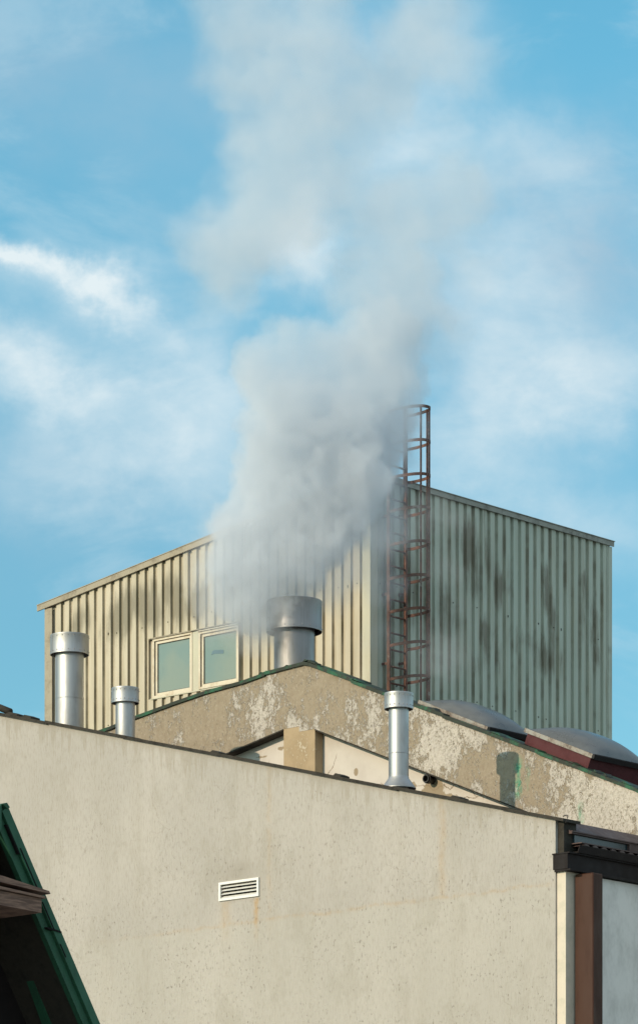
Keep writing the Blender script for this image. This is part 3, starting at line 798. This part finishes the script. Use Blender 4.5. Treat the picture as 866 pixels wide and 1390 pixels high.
M['cladR'] = m_cladding('shade_tinted_cladding', blot([(632, 740, 0.35, 0.5, 0.30), (662, 760, 0.2, 0.4, 0.2), (676, 800, 0.2, 0.45, 0.25), (700, 870, 1.6, 0.3, 0.09), (748, 830, 0.12, 0.7, 0.16), (738, 800, 0.08, 0.5, 0.2), (718, 760, 0.1, 0.6, 0.16), (765, 770, 0.08, 0.4, 0.16), (655, 850, 0.1, 0.5, 0.2), (690, 780, 0.1, 0.9, 0.14), (810, 900, 0.15, 0.9, 0.14), (790, 790, 0.16, 0.35, 0.24), (793, 850, 0.3, 0.5, 0.2), (645, 800, 0.25, 0.3, 0.2), (610, 830, 0.4, 0.8, 0.18), (560, 800, 0.4, 1.2, 0.20), (520, 760, 0.4, 0.9, 0.22), (740, 900, 0.5, 0.3, 0.2), (650, 905, 0.4, 0.3, 0.14)], 'R'), 'R', 0.85, 0.06, ((0.375, 0.425, 0.355), (0.42, 0.475, 0.40)))  # same sheets as cladL; the shaded side's cool tint is put into the paint
bm = bmesh.new()
corr(bm, x64+0.19, ST-0.02, lambda a, o, z: (a, TD-o, z), tzL, 0.0, [hole])
link('front_cladding', bm, M['cladL'], tw, recalc=False)
bm = bmesh.new()
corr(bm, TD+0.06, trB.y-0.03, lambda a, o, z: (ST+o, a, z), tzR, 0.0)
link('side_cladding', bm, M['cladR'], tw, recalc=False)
# inner box that closes the tower, behind the sheets
bm = bmesh.new()
hx0_, hx1_ = hole[0], hole[1]
yb_ = trB.y
def core(x0, x1, z0, ztf):
    prism(bm, [(x0, z0), (x1, z0), (x1, ztf(x1)), (x0, ztf(x0))], TD+0.004, TD+0.03)
core(x64+0.01, hx0_, 0, lambda x: tzL(x)-0.01); core(hx1_, ST-0.004, 0, lambda x: tzL(x)-0.01)
core(hx0_, hx1_, 0, lambda x: zb_w); core(hx0_, hx1_, zt_w, lambda x: tzL(x)-0.01)
prism(bm, [(TD+0.032, 0), (yb_, 0), (yb_, tzR(yb_)-0.01), (TD+0.032, tzR(TD)-0.01)], ST-0.03, ST-0.004, 'R')
prism(bm, [(TD+0.032, 0), (yb_, 0), (yb_, tzL(x64)+tzR(yb_)-tzR(TD)-0.01), (TD+0.032, tzL(x64)-0.01)], x64+0.01, x64+0.04, 'R')
prism(bm, [(x64+0.042, 0), (ST-0.032, 0), (ST-0.032, tzR(yb_)-0.01), (x64+0.042, tzL(x64)+tzR(yb_)-tzR(TD)-0.01)], yb_-0.03, yb_-0.002)
link('inner_wall', bm, M['cladL'], tw)
# roof sheet
bm = bmesh.new()
dzR = tzR(yb_)-tzR(TD)
def roofpts(h): return [Vector((x64-0.05, TD-0.02, tzL(x64-0.05)+h)), Vector((ST+0.03, TD-0.02, tzL(ST)+0.03+h)), Vector((ST+0.03, yb_+0.03, tzL(ST)+0.03+dzR+h)), Vector((x64-0.05, yb_+0.03, tzL(x64-0.05)+dzR+h))]
lo = [bm.verts.new(p) for p in roofpts(0.005)]; hi = [bm.verts.new(p) for p in roofpts(0.045)]
bm.faces.new(lo); bm.faces.new(hi)
for i in range(4): bm.faces.new((lo[i], lo[(i+1) % 4], hi[(i+1) % 4], hi[i]))
link('roof', bm, M['trim_grey'], tw)
# fascias
bm = bmesh.new()
xe = onL(56, 826, TD).x
a, b_ = xe, ST+0.06
prism(bm, [(a, tzL(a)-0.01), (b_, tzL(b_)-0.01), (b_, tzL(b_)+0.085), (a, tzL(a)+0.085)], TD-0.095, TD-0.066)
prism(bm, [(a, tzL(a)+0.087), (b_, tzL(b_)+0.087), (b_, tzL(b_)+0.10), (a, tzL(a)+0.10)], TD-0.105, TD+0.1)
link('fascia', bm, M['trim'], tw)
bm = bmesh.new()
prism(bm, [(TD-0.05, tzR(TD)-0.02), (yb_+0.04, tzR(yb_)-0.02), (yb_+0.04, tzR(yb_)+0.062), (TD-0.05, tzR(TD)+0.062)], ST+0.064, ST+0.085, 'R')
prism(bm, [(TD-0.05, tzR(TD)+0.064), (yb_+0.05, tzR(yb_)+0.064), (yb_+0.05, tzR(yb_)+0.076), (TD-0.05, tzR(TD)+0.076)], ST-0.05, ST+0.10, 'R')
link('fascia', bm, M['trim_grey'], tw)
# corner flashings
bm = bmesh.new(); 
box(bm, x64-0.01, x64+0.175, TD-0.060, TD-0.050, 0, tzL(x64)-0.012); box(bm, x64-0.01, x64+0.002, TD-0.036, TD+0.2, 0, tzL(x64)-0.012)
link('corner_trim', bm, M['trim'], tw)
bm = bmesh.new()
box(bm, ST-0.115, ST+0.060, TD-0.062, TD-0.050, 0, tzL(ST)-0.04); box(bm, ST+0.050, ST+0.060, TD-0.048, TD+0.12, 0, tzR(TD)-0.04)
link('corner_trim', bm, M['corner'], tw)
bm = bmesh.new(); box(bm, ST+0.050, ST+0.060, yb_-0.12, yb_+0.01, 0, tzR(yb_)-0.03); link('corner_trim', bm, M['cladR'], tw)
# screws on the sheets: small domed heads, one mesh part per face kept with the cladding
bm = bmesh.new()
for k in range(90):
    i = random.randrange(0, int((ST-x64)/0.205)-1); x = x64+0.19+i*0.205+0.137
    z = random.choice((9.9, 11.5, 13.1, 14.7, 16.3))+random.uniform(-0.02, 0.02)+0.3
    if z < tzL(x)-0.2 and not (hole[0] < x < hole[1] and zb_w < z < zt_w):
        box(bm, x-0.008, x+0.008, TD-0.053, TD-0.046, z-0.008, z+0.008)
for k in range(80):
    i = random.randrange(0, int((yb_-TD)/0.205)-1); y = TD+0.06+i*0.205+0.137
    z = random.choice((9.9, 11.5, 13.1, 14.7, 16.3))+random.uniform(-0.02, 0.02)+0.3
    if z < tzR(y)-0.2: box(bm, ST+0.046, ST+0.053, y-0.008, y+0.008, z-0.008, z+0.008)
o = link('screw_heads', bm, M['dark_void'], tw); o['kind'] = 'stuff'
# windows
def window(r, label, sticker=False):
    x0, x1, z0, z1 = r
    yo = TD-0.055
    def ring(bm, x0, x1, z0, z1, t, ya, yb2):
        box(bm, x0, x1, ya, yb2, z1-t, z1); box(bm, x0, x1, ya, yb2, z0, z0+t)
        box(bm, x0, x0+t, ya, yb2, z0+t, z1-t); box(bm, x1-t, x1, ya, yb2, z0+t, z1-t)
        bmesh.ops.remove_doubles(bm, verts=bm.verts, dist=1e-5)
    bm = bmesh.new(); ring(bm, x0, x1, z0+0.012, z1-0.02, 0.035, yo, TD+0.03)
    f = link('window', bm, M['cream_frame'], tw); f['label'] = label
    bm = bmesh.new(); ring(bm, x0+0.055, x1-0.038, z0+0.052, z1-0.068, 0.038, yo+0.022, TD+0.02)
    link('sash', bm, M['cream_frame'], f)
    bm = bmesh.new(); box(bm, x0+0.09, x1-0.072, yo+0.045, yo+0.052, z0+0.088, z1-0.104)
    link('pane', bm, M['pane'], f)
    bm = bmesh.new(); ring(bm, x0+0.0915, x1-0.0745, z0+0.0905, z1-0.1065, 0.010, yo+0.036, yo+0.0445); link('seal', bm, M['rubber'], f)
    bm = bmesh.new(); box(bm, x0-0.01, x1+0.01, yo-0.03, yo+0.02, z1-0.016, z1-0.003); link('head_flashing', bm, M['cream_frame'], f)
    if sticker:
        bm = bmesh.new(); p = onL(287, 889, yo+0.04); q = onL(303.5, 881, yo+0.04)
        prism(bm, [(p.x, p.z), (p.x+0.02, p.z+0.055), (p.x+0.07, p.z+0.075), (q.x, q.z-0.01), (q.x, q.z-0.075), (p.x+0.07, p.z+0.01)], yo+0.0415, yo+0.044)
        link('label_strip', bm, M['sticker'], f)
window(w1, 'left window with frosted green pane and rust-streaked cream frame')
window(w2, 'right window with frosted green pane and a small blue patch', True)
bm = bmesh.new()
box(bm, w1[1]+0.004, w2[0]-0.004, TD-0.045, TD+0.02, zb_w+0.004, zt_w-0.004)
link('mullion_panel', bm, M['corner'], tw)
bm = bmesh.new(); box(bm, hole[0]-0.03, hole[1]+0.05, TD-0.085, TD-0.037, zt_w+0.002, zt_w+0.016); link('head_flashing', bm, M['trim'], tw)
bm = bmesh.new(); box(bm, hole[0]-0.0, hole[1]+0.0, TD-0.06, TD+0.0, zb_w-0.012, zb_w+0.006); link('sill', bm, M['corner'], tw)
bm = bmesh.new(); box(bm, hole[0], hole[1], TD+0.2, TD+0.22, zb_w, zt_w); link('room_back', bm, M['dark_void'], tw)

# ------------------------------------------------------------------ caged ladder on the shaded face
ld = empty('caged_ladder', (ST+0.2, onR(538, 900, ST+0.2).y, 0), 'rusty red caged ladder climbing the shaded side of the corrugated tower', 'ladder')
SL = ST+0.19
dA, dB = onR(527.5, 800, SL).y, onR(550, 800, SL).y
def zAt(v, y, s=SL): 
    p = c2w((s, y, 0)); return EYE+(HY-v)/F*p.y
ztopB = zAt(556, dB); zbot_l = zAt(990, dB)
for y, r in ((dA, 0.023), (dB, 0.029)):
    bm = bmesh.new()
    box(bm, SL-0.03, SL+0.03, y-r*0.75, y+r*0.75, zbot_l, ztopB if y == dB else zAt(575, dA))
    link('rail', bm, M['rust'], ld)
hoops_v = [556, 603, 650, 693, 739, 785, 830, 875, 919]
zh = [zAt(v, (dA+dB)/2)-0.0 for v in [x+6 for x in hoops_v]]
step = (zh[0]-zh[-1])/(len(zh)-1)
zz = zh[0]
zlist = []
while zz > zbot_l+0.1: zlist.append(zz); zz -= step/2
for i, z in enumerate(zlist):
    if i < 1: continue
    bm = bmesh.new(); tube(bm, [(SL, dA+0.012, z-0.05), (SL, dB-0.012, z-0.05)], 0.017, 8); link('rung', bm, M['rust'], ld, smooth=True)
OUT = onR(585, 800, SL)  # unused depth, cage reach computed from the outermost strap
reach = 0.66
ym, hw = (dA+dB)/2, (dB-dA)/2
hoop_pts = []
for k in range(25):
    t = PI*k/24
    cx_, sx_ = math.cos(t), math.sin(t)
    yy = ym-hw*1.12*math.copysign(abs(cx_)**0.8, cx_); ss = SL+reach*abs(sx_)**0.72
    if k in (0, 24): yy = dA if k == 0 else dB
    hoop_pts.append((ss, yy))
for i in range(len(zh)+1):
    z = zh[0]-step*i
    bm = bmesh.new()
    tilt = random.uniform(-0.01, 0.01)
    tube(bm, [(s, y, z+tilt*(s-SL)) for s, y in hoop_pts], 0, flat=(0.048, 0.009)); link('cage_hoop', bm, M['rust'], ld)
for k in (9, 14, 18):
    s, y = hoop_pts[k]
    bm = bmesh.new(); box(bm, s-0.024, s-0.012, y-0.019, y+0.019, zh[0]-step*len(zh)-0.25, zh[0]+0.025); link('cage_bar', bm, M['rust'], ld)
for v in (700, 806, 900):
    for y in (dA, dB):
        z = zAt(v, y)
        bm = bmesh.new(); box(bm, ST+0.04, SL-0.032, y-0.012, y+0.012, z-0.02, z+0.02); box(bm, ST+0.037, ST+0.045, y-0.018, y+0.018, z-0.04, z+0.04)
        link('wall_bracket', bm, M['rust'], ld)

# guard rail on the tower roof beside the ladder head
gr = empty('roof_guard_rail', (ST-0.1, TD+0.1, tc0.z), 'thin rusty guard rail on the tower roof beside the ladder head', 'railing')
xg0, xg1 = onL(466, 610, TD+0.1).x, ST+0.10
zr = onL(466, 602, TD+0.1).z
for dz_ in (0.0, -0.22, -0.42):
    bm = bmesh.new(); tube(bm, [(xg0, TD+0.1, zr+dz_), (xg1, TD+0.1, zr+dz_)], 0.014, 8)
    link('rail_bar', bm, M['rust'], gr, smooth=True)
for x in (xg0, (xg0+xg1)/2, xg1):
    bm = bmesh.new(); box(bm, x-0.015, x+0.015, TD+0.118, TD+0.145, tzL(x)+0.05, zr+0.015); link('post', bm, M['rust'], gr)

# ------------------------------------------------------------------ steel flues
def flue(u, d, v_top, v_cap, hw_cap, hw_pipe, v_bot, mat, label, flare=None, seam=()):
    p = onL(u, v_top, d); Y = c2w(p).y
    k = Y/F
    zt_, zc = EYE+(HY-v_top)*k, EYE+(HY-v_cap)*k
    zb_ = EYE+(HY-v_bot)*k
    R, r = hw_cap*k, hw_pipe*k
    e = empty('chimney_flue', (p.x, d, zb_), label, 'chimney', 'steel flues standing on the factory roofs')
    bm = bmesh.new()
    prof = [(r, zb_), (r, zc+0.05)]
    lathe(bm, prof, p.x, d)
    lathe(bm, [(r-0.006, zb_), (r-0.006, zc+0.05)], p.x, d)
    lathe(bm, [(r, zc+0.05), (r, zt_-0.06), (r-0.006, zt_-0.06), (r-0.006, zc+0.05)], p.x, d)
    bmesh.ops.remove_doubles(bm, verts=bm.verts, dist=1e-5)
    link('pipe', bm, mat, e, smooth=True)
    bm = bmesh.new()
    lathe(bm, [(R-0.008, zc), (R, zc-0.0), (R+0.003, zc+0.012), (R, zc+0.02), (R, zt_-0.02), (R+0.003, zt_-0.01), (R, zt_), (R-0.008, zt_)], p.x, d, close=True)
    smooth_angle(link('cowl', bm, mat, e), 50)
    bm = bmesh.new()
    for k_ in range(20):
        a_ = 2*PI*(k_+0.3)/20
        for zz_ in (zc+0.045, zt_-0.045):
            c_ = Vector((p.x+(R+0.001)*math.cos(a_), d+(R+0.001)*math.sin(a_), zz_))
            box(bm, c_.x-0.006, c_.x+0.006, c_.y-0.006, c_.y+0.006, c_.z-0.006, c_.z+0.006)
    rv = link('rivets', bm, M['steel_old'], e); rv['kind'] = 'stuff'
    bm = bmesh.new()
    a_ = -1.9
    for rr, za, zb2 in ((r, zb_, zc), (R, zc+0.02, zt_-0.02)):
        c_ = Vector((p.x+rr*math.cos(a_), d+rr*math.sin(a_), 0)); t_ = Vector((-math.sin(a_), math.cos(a_), 0))*0.010; n_ = Vector((math.cos(a_), math.sin(a_), 0))*0.004
        prism(bm, [tuple((c_-t_-n_)[:2]), tuple((c_+t_-n_)[:2]), tuple((c_+t_+n_)[:2]), tuple((c_-t_+n_)[:2])], za, zb2, 'Z')
    link('lock_seam', bm, mat, e)
    bm = bmesh.new()
    lathe(bm, [(r+0.004, zc+0.10), (R-0.012, zc+0.06), (R-0.012, zc+0.066), (r+0.004, zc+0.106)], p.x, d, close=True)
    link('inner_ring', bm, M['dark_void'], e, smooth=True)
    for v in seam:
        z = EYE+(HY-v)*k
        bm = bmesh.new(); lathe(bm, [(r+0.0008, z), (r+0.0035, z+0.003), (r+0.0035, z+0.010), (r+0.0008, z+0.013)], p.x, d); link('seam', bm, mat, e, smooth=True)
    if flare:
        v0, v1, hw_ = flare; z0, z1 = EYE+(HY-v1)*k, EYE+(HY-v0)*k
        bm = bmesh.new(); lathe(bm, [(r+0.002, z1+0.03), (r+0.006, z1), (hw_*k, z0+0.012), (hw_*k, z0), (hw_*k-0.01, z0), (r+0.002, z1-0.012)], p.x, d); link('flashing_skirt', bm, M['steel'], e, smooth=False)
        smooth_angle(bpy.data.objects[C.objects[-1].name], 30)
    return e
flue(95, 3.7, 863, 889.5, 26.3, 19.3, 1010, M['steel'], 'tall stainless steel flue with wide cowl at the left end of the roof', seam=(950,))
flue(170.5, 0.5, 934.5, 955, 18.6, 13.2, 1015, M['steel'], 'short thin stainless steel flue right beside the tall left one')
flue(541, 0.62, 941.5, 963, 19.6, 13.6, 1090, M['steel'], 'slim steel flue with skirt at its foot, in front of the gable panel', flare=(1057, 1071, 23.5), seam=(1024,))
flue(399.5, GD+0.85, 817, 858.5, 37.8, 27.6, 960, M['steel_old'], 'big dull steel flue puffing smoke behind the gable ridge')

# ------------------------------------------------------------------ timber and green gable in the foreground left
tg = empty('timber_gable_roof', w2c(ray(-60, 1400, 40.0))[:2]+(0,) if False else tuple(Vector((w2c(ray(-60, 1400, 40.0)).x, w2c(ray(-60, 1400, 40.0)).y, 0))),
           'dark timber gable with green barge boards and a wooden beam end, lower left corner', 'gable')
SG = w2c(ray(40, 1200, 40.0)).x
def G2(u, v, s=SG): p = onR(u, v, s); return (p.y, p.z)
apex = (3, 1092)
sl_out = (93.5-7)/(1300-1096)
def out_u(v): return 7+(v-1096)*sl_out
def in_u(v): return 0+(v-1130)*((73-0)/(1300-1130))
bm = bmesh.new()
prism(bm, [G2(7, 1096), G2(out_u(1500), 1500), G2(out_u(1500)-10, 1500), G2(-1, 1102)], SG-0.02, SG+0.05, 'R')
prism(bm, [G2(-1, 1092), G2(4, 1090.5), G2(8, 1097), G2(5, 1099)], SG-0.4, SG+0.065, 'R')
bo = link('barge_board', bm, M['green_barge'], tg)
bm = bmesh.new()
prism(bm, [G2(-1, 1103), G2(out_u(1500)-10.5, 1500), G2(in_u(1500), 1500), G2(in_u(1112), 1112)], SG-0.05, SG+0.015, 'R')
link('barge_board', bm, M['green_barge'], tg)
# left barge mirrors it, out of frame
bm = bmesh.new()
prism(bm, [G2(-2, 1092), G2(-2, 1125), G2(-260, 1500), G2(-290, 1500)], SG-0.02, SG+0.05, 'R')
link('barge_board', bm, M['green_barge'], tg)
# lap joint batten
bm = bmesh.new()
def lap(v, hang):
    prism(bm, [G2(out_u(v)-0.5, v), G2(in_u(v)+1, v-6), G2(in_u(v)+2, v-3.5), G2(out_u(v)-0, v+2)], SG+0.016, SG+0.062, 'R')
lap(1265, 1)
for (va, vb, off) in ((1120, 1160, 12), (1152, 1212, 7), (1225, 1262, 8), (1282, 1300, 8)):
    prism(bm, [G2(out_u(va)-off, va), G2(out_u(vb)-off, vb), G2(out_u(vb)-off-1.2, vb), G2(out_u(va)-off-1.2, va)], SG+0.017, SG+0.056, 'R')
link('joint_strip', bm, M['dark_void'], tg)
# roof slab behind the barge and dark gable infill
bm = bmesh.new()
prism(bm, [G2(5, 1096), G2(out_u(1500)-2, 1500), G2(out_u(1500)-16, 1500), G2(-4, 1105), G2(-280, 1500), G2(-290, 1500)], SG-5.0, SG-0.06, 'R')
link('roof_slab', bm, M['felt'], tg)
bm = bmesh.new()
pt_ = [G2(-4, 1112), G2(out_u(1500)-14, 1500), G2(-270, 1500)]
prism(bm, pt_, SG-0.9, SG-0.8, 'R'); 
lowz = min(p[1] for p in pt_); ys = sorted((pt_[1][0], pt_[2][0]))
prism(bm, [(ys[0], 0), (ys[1], 0), (ys[1], lowz-0.004), (ys[0], lowz-0.004)], SG-4.9, SG-0.8, 'R')
link('gable_wall', bm, M['dark_wall'] if 'dark_wall' in M else M['black_steel'], tg)
# inner green rafter
bm = bmesh.new()
prism(bm, [G2(15, 1243, SG-0.45), G2(25, 1243, SG-0.45), G2(48, 1300, SG-0.45), G2(110, 1460, SG-0.45), G2(92, 1460, SG-0.45), G2(35, 1300, SG-0.45)], SG-0.55, SG-0.45, 'R')
link('rafter', bm, M['green_barge'], tg)
# projecting wooden beam with sloping boards on it
s1_ = SG+0.32
bm = bmesh.new()
prism(bm, [G2(-60, 1197, s1_), G2(57, 1220, s1_), G2(57, 1239, s1_), G2(-60, 1217, s1_)], SG-0.6, s1_, 'R')
bm2 = bmesh.new()
link('beam', bm, M['wood'], tg)
prism(bm2, [G2(-60, 1190, s1_), G2(59, 1217, s1_), G2(60, 1220, s1_), G2(-60, 1195, s1_)], SG-0.3, s1_+0.03, 'R')
prism(bm2, [G2(-60, 1176, s1_-0.2), G2(50, 1212, s1_-0.2), G2(52, 1216, s1_-0.2), G2(-60, 1189, s1_-0.2)], SG-0.3, s1_-0.02, 'R')
link('beam_cover', bm2, M['wood'], tg)

#SMOKE
# ------------------------------------------------------------------ the plume of steam: a density grid filled from puffs and noise
def build_smoke():
    lo = Vector((-3.3, 61.6, 14.2)); hi = Vector((3.1, 66.3, 26.6))
    vox = 0.045
    ng = bpy.data.node_groups.new('plume_density', 'GeometryNodeTree')
    ng.interface.new_socket('Geometry', in_out='INPUT', socket_type='NodeSocketGeometry')
    ng.interface.new_socket('Geometry', in_out='OUTPUT', socket_type='NodeSocketGeometry')
    b = NB(ng)
    gi = b.node('NodeGroupInput'); go = b.node('NodeGroupOutput')
    pos = b.node('GeometryNodeInputPosition').outputs[0]
    def cnoise(vec, scale, detail, rough):
        nd = b.node('ShaderNodeTexNoise', None, Vector=vec, Scale=scale, Detail=detail, Roughness=rough); return nd.outputs[1]
    w1_ = b.vmath('SCALE', b.vmath('SUBTRACT', cnoise(pos, 0.75, 2.0, 0.5), (0.5, 0.5, 0.5)), sc=1.15)
    w2_ = b.vmath('SCALE', b.vmath('SUBTRACT', cnoise(pos, 2.6, 4.0, 0.6), (0.5, 0.5, 0.5)), sc=0.72)
    # close to the flue mouth the steam is not yet blown about
    zp = b.xyz(pos)[2]
    cal = b.node('ShaderNodeMapRange', dict(interpolation_type='SMOOTHSTEP')); b.put(cal, 'Value', zp)
    cal.inputs['From Min'].default_value = ray(0, 840, 64).z; cal.inputs['From Max'].default_value = ray(0, 640, 64).z
    cal.inputs['To Min'].default_value = 0.12; cal.inputs['To Max'].default_value = 1.0
    w1_ = b.vmath('SCALE', w1_, sc=cal.outputs[0])
    p1 = b.vmath('ADD', pos, b.vmath('ADD', w1_, w2_))
    def field(puffs):
        t = None
        for (u, v, r, Y, a) in puffs:
            c = ray(u, v, Y); R = r/F*Y
            d = b.math('DIVIDE', b.vmath('DISTANCE', p1, tuple(c)), R)
            q = b.math('SUBTRACT', 1.0, b.math('MULTIPLY', d, d), None, True)
            q = b.math('MULTIPLY', q, a)
            t = q if t is None else b.math('ADD', t, q)
        return t
    dense = field([(398, 812, 30, 64.0, 1.6), (372, 806, 40, 63.8, 1.3), (350, 800, 44, 63.8, 0.9), (372, 775, 50, 63.9, 0.9), (345, 792, 58, 63.8, 0.6), (440, 700, 66, 64.2, 0.7), (470, 660, 66, 64.3, 0.6), (345, 735, 46, 63.8, 0.4), (500, 600, 60, 64.4, 0.5), (522, 605, 36, 65.4, 0.55), (524, 645, 30, 65.5, 0.4), (535, 570, 30, 65.2, 0.4), (330, 830, 36, 63.7, 0.5), (352, 852, 20, 63.6, 0.7), (340, 826, 40, 63.7, 0.8), (322, 800, 44, 63.8, 0.6), (380, 800, 30, 63.9, 0.6), (393, 838, 34, 64.0, 0.9), (372, 812, 48, 63.9, 0.9), (345, 780, 66, 63.9, 1.1), (405, 765, 46, 63.9, 0.8), (316, 772, 40, 63.8, 0.5), (385, 768, 62, 63.9, 0.8), (335, 745, 48, 63.9, 0.6), (410, 735, 62, 64.0, 0.9), (352, 715, 64, 64.0, 0.9),
                   (400, 680, 84, 64.1, 1.0), (352, 655, 54, 64.0, 0.8), (455, 650, 70, 64.2, 0.8), (385, 610, 74, 64.0, 1.0), (470, 590, 82, 64.2, 0.9), (348, 632, 34, 63.8, 0.6),
                   (405, 545, 78, 64.0, 1.0), (490, 540, 80, 64.2, 0.9), (372, 505, 52, 63.8, 1.0), (352, 492, 30, 63.7, 0.8), (430, 495, 70, 64.0, 0.9), (505, 485, 74, 64.2, 0.7), (400, 468, 36, 63.8, 0.7), (545, 525, 34, 64.3, 0.5)])
    wisp = field([(470, 400, 50, 63.9, 0.5), (540, 380, 70, 64.1, 0.5), (480, 360, 50, 64, 0.5), (570, 430, 50, 64.2, 0.5), (545, 300, 60, 64.1, 0.5), (300, 190, 40, 63.9, 0.4), (300, 110, 40, 63.9, 0.4), (640, 250, 60, 64.2, 0.6), (640, 310, 50, 64.2, 0.4), (600, 190, 60, 64.1, 0.5), (640, 90, 60, 64.1, 0.5), (290, 400, 60, 63.8, 0.5), (540, 120, 60, 64, 0.5), (520, 455, 86, 64.2, 0.9), (545, 410, 80, 64.2, 0.8), (505, 390, 66, 64.0, 0.8), (560, 350, 78, 64.2, 0.6), (500, 335, 60, 64.0, 0.5), (455, 450, 50, 64.0, 0.6),
                  (345, 395, 52, 63.8, 0.6), (320, 350, 74, 63.8, 0.9), (280, 330, 56, 63.8, 0.8), (365, 300, 84, 63.9, 0.9), (310, 270, 56, 63.8, 0.6), (420, 260, 80, 63.9, 0.7), (500, 265, 80, 64.0, 0.6), (590, 275, 66, 64.0, 0.6), (630, 225, 40, 64.0, 0.4),
                  (350, 215, 72, 63.8, 0.8), (430, 190, 86, 63.8, 0.7), (350, 140, 70, 63.8, 0.8), (430, 115, 86, 63.8, 0.8), (500, 160, 66, 63.9, 0.6), (510, 90, 66, 63.9, 0.6), (570, 50, 80, 63.9, 0.6), (340, 60, 76, 63.8, 0.8), (420, 30, 80, 63.8, 0.7), (600, -10, 80, 64.0, 0.6), (310, -10, 80, 63.8, 0.7), (450, -50, 90, 63.8, 0.8)])
    veil = field([(360, 830, 50, 63.6, 0.6), (375, 850, 30, 63.3, 0.5), (500, 620, 70, 64.6, 0.6), (530, 580, 50, 64.8, 0.5), (440, 800, 50, 64.0, 0.5), (350, 860, 46, 63.7, 0.6), (305, 830, 60, 63.9, 0.8), (290, 760, 56, 63.9, 0.8), (480, 740, 70, 64.3, 0.6), (540, 600, 50, 64.6, 0.6), (545, 680, 40, 65.0, 0.6), (520, 640, 60, 64.6, 0.8), (525, 720, 50, 65.0, 0.8), (520, 790, 46, 65.1, 0.7), (515, 860, 40, 65.1, 0.5), (500, 690, 60, 64.6, 0.7), (320, 800, 70, 64.0, 0.6), (350, 845, 46, 63.9, 0.5), (310, 690, 60, 64.0, 0.4), (590, 720, 85, 64.0, 0.28), (600, 850, 90, 64.3, 0.22), (560, 900, 80, 64.5, 0.25),
                  (600, 470, 60, 64.2, 0.5), (640, 380, 60, 64.2, 0.4), (420, 380, 90, 64, 0.25), (250, 420, 60, 64, 0.2), (470, 850, 50, 64.3, 0.3), (455, 780, 60, 64.1, 0.5)])
    n1 = b.node('ShaderNodeTexNoise', None, Vector=pos, Scale=1.5, Detail=5.0, Roughness=0.62).outputs[0]
    n2 = b.node('ShaderNodeTexNoise', None, Vector=b.vmath('ADD', p1, (9.0, 4.0, 2.0)), Scale=0.9, Detail=6.0, Roughness=0.65).outputs[0]
    def mr(x, a, c, d=0.0, e=1.0):
        nd = b.node('ShaderNodeMapRange', dict(interpolation_type='SMOOTHSTEP')); b.put(nd, 'Value', x)
        nd.inputs['From Min'].default_value = a; nd.inputs['From Max'].default_value = c; nd.inputs['To Min'].default_value = d; nd.inputs['To Max'].default_value = e
        return nd.outputs[0]
    def gate(fld): return b.math('MULTIPLY', fld, 4.0, None, True)
    dd = mr(b.math('ADD', dense, b.math('MULTIPLY', b.math('MULTIPLY', b.math('SUBTRACT', n1, 0.5), 1.2), gate(dense))), 0.05, 0.27)
    # thick low down, thinner as it rises
    X_, Y_, Z_ = b.xyz(pos)
    zt1, zt0 = ray(0, 440, 64).z, ray(0, 640, 64).z
    dd = b.math('MULTIPLY', dd, mr(Z_, zt0, zt1, DENSE, DENSE*0.42))
    ww = b.math('MULTIPLY', mr(b.math('ADD', wisp, b.math('MULTIPLY', b.math('MULTIPLY', b.math('SUBTRACT', n2, 0.5), 1.7), gate(wisp))), 0.05, 1.1), WISP)
    vv = b.math('MULTIPLY', mr(b.math('ADD', veil, b.math('MULTIPLY', b.math('MULTIPLY', b.math('SUBTRACT', n2, 0.5), 1.3), gate(veil))), 0.12, 0.9), VEIL)
    tot = b.math('ADD', b.math('ADD', dd, ww), vv)
    vc = b.node('GeometryNodeVolumeCube')
    b.put(vc, 'Density', tot)
    vc.inputs['Min'].default_value = lo; vc.inputs['Max'].default_value = hi
    for k, ax in zip(('Resolution X', 'Resolution Y', 'Resolution Z'), range(3)):
        vc.inputs[k].default_value = int((hi[ax]-lo[ax])/vox)
    m = bpy.data.materials.new('steam'); m.use_nodes = True; s = NB(m.node_tree); s.n.clear()
    at_ = s.node('ShaderNodeAttribute', dict(attribute_name='density'))
    sc_ = s.node('ShaderNodeVolumeScatter', None, Color=STEAM, Density=at_.outputs['Fac'], Anisotropy=0.05)
    ab_ = s.node('ShaderNodeOutputMaterial'); 
    vb_ = s.node('ShaderNodeVolumeAbsorption', None, Color=SOOT, Density=at_.outputs['Fac'])
    ad_ = s.node('ShaderNodeAddShader'); s.l.new(sc_.outputs[0], ad_.inputs[0]); s.l.new(vb_.outputs[0], ad_.inputs[1])
    s.l.new(ad_.outputs[0], ab_.inputs['Volume'])
    sm = b.node('GeometryNodeSetMaterial'); sm.inputs['Material'].default_value = m
    b.l.new(vc.outputs[0], sm.inputs[0]); b.l.new(sm.outputs[0], go.inputs[0])
    me = bpy.data.meshes.new('steam_plume'); me.materials.append(m)
    o = bpy.data.objects.new('steam_plume', me); C.objects.link(o)
    md = o.modifiers.new('density', 'NODES'); md.node_group = ng
    tag(o, 'billowing grey white steam plume rising from the big flue', 'steam', kind='stuff')
DENSE, WISP, VEIL, STEAM = 2.2, 0.85, 0.85, (0.95, 0.97, 1.0)
SOOT = (0.85, 0.885, 0.925)
build_smoke()
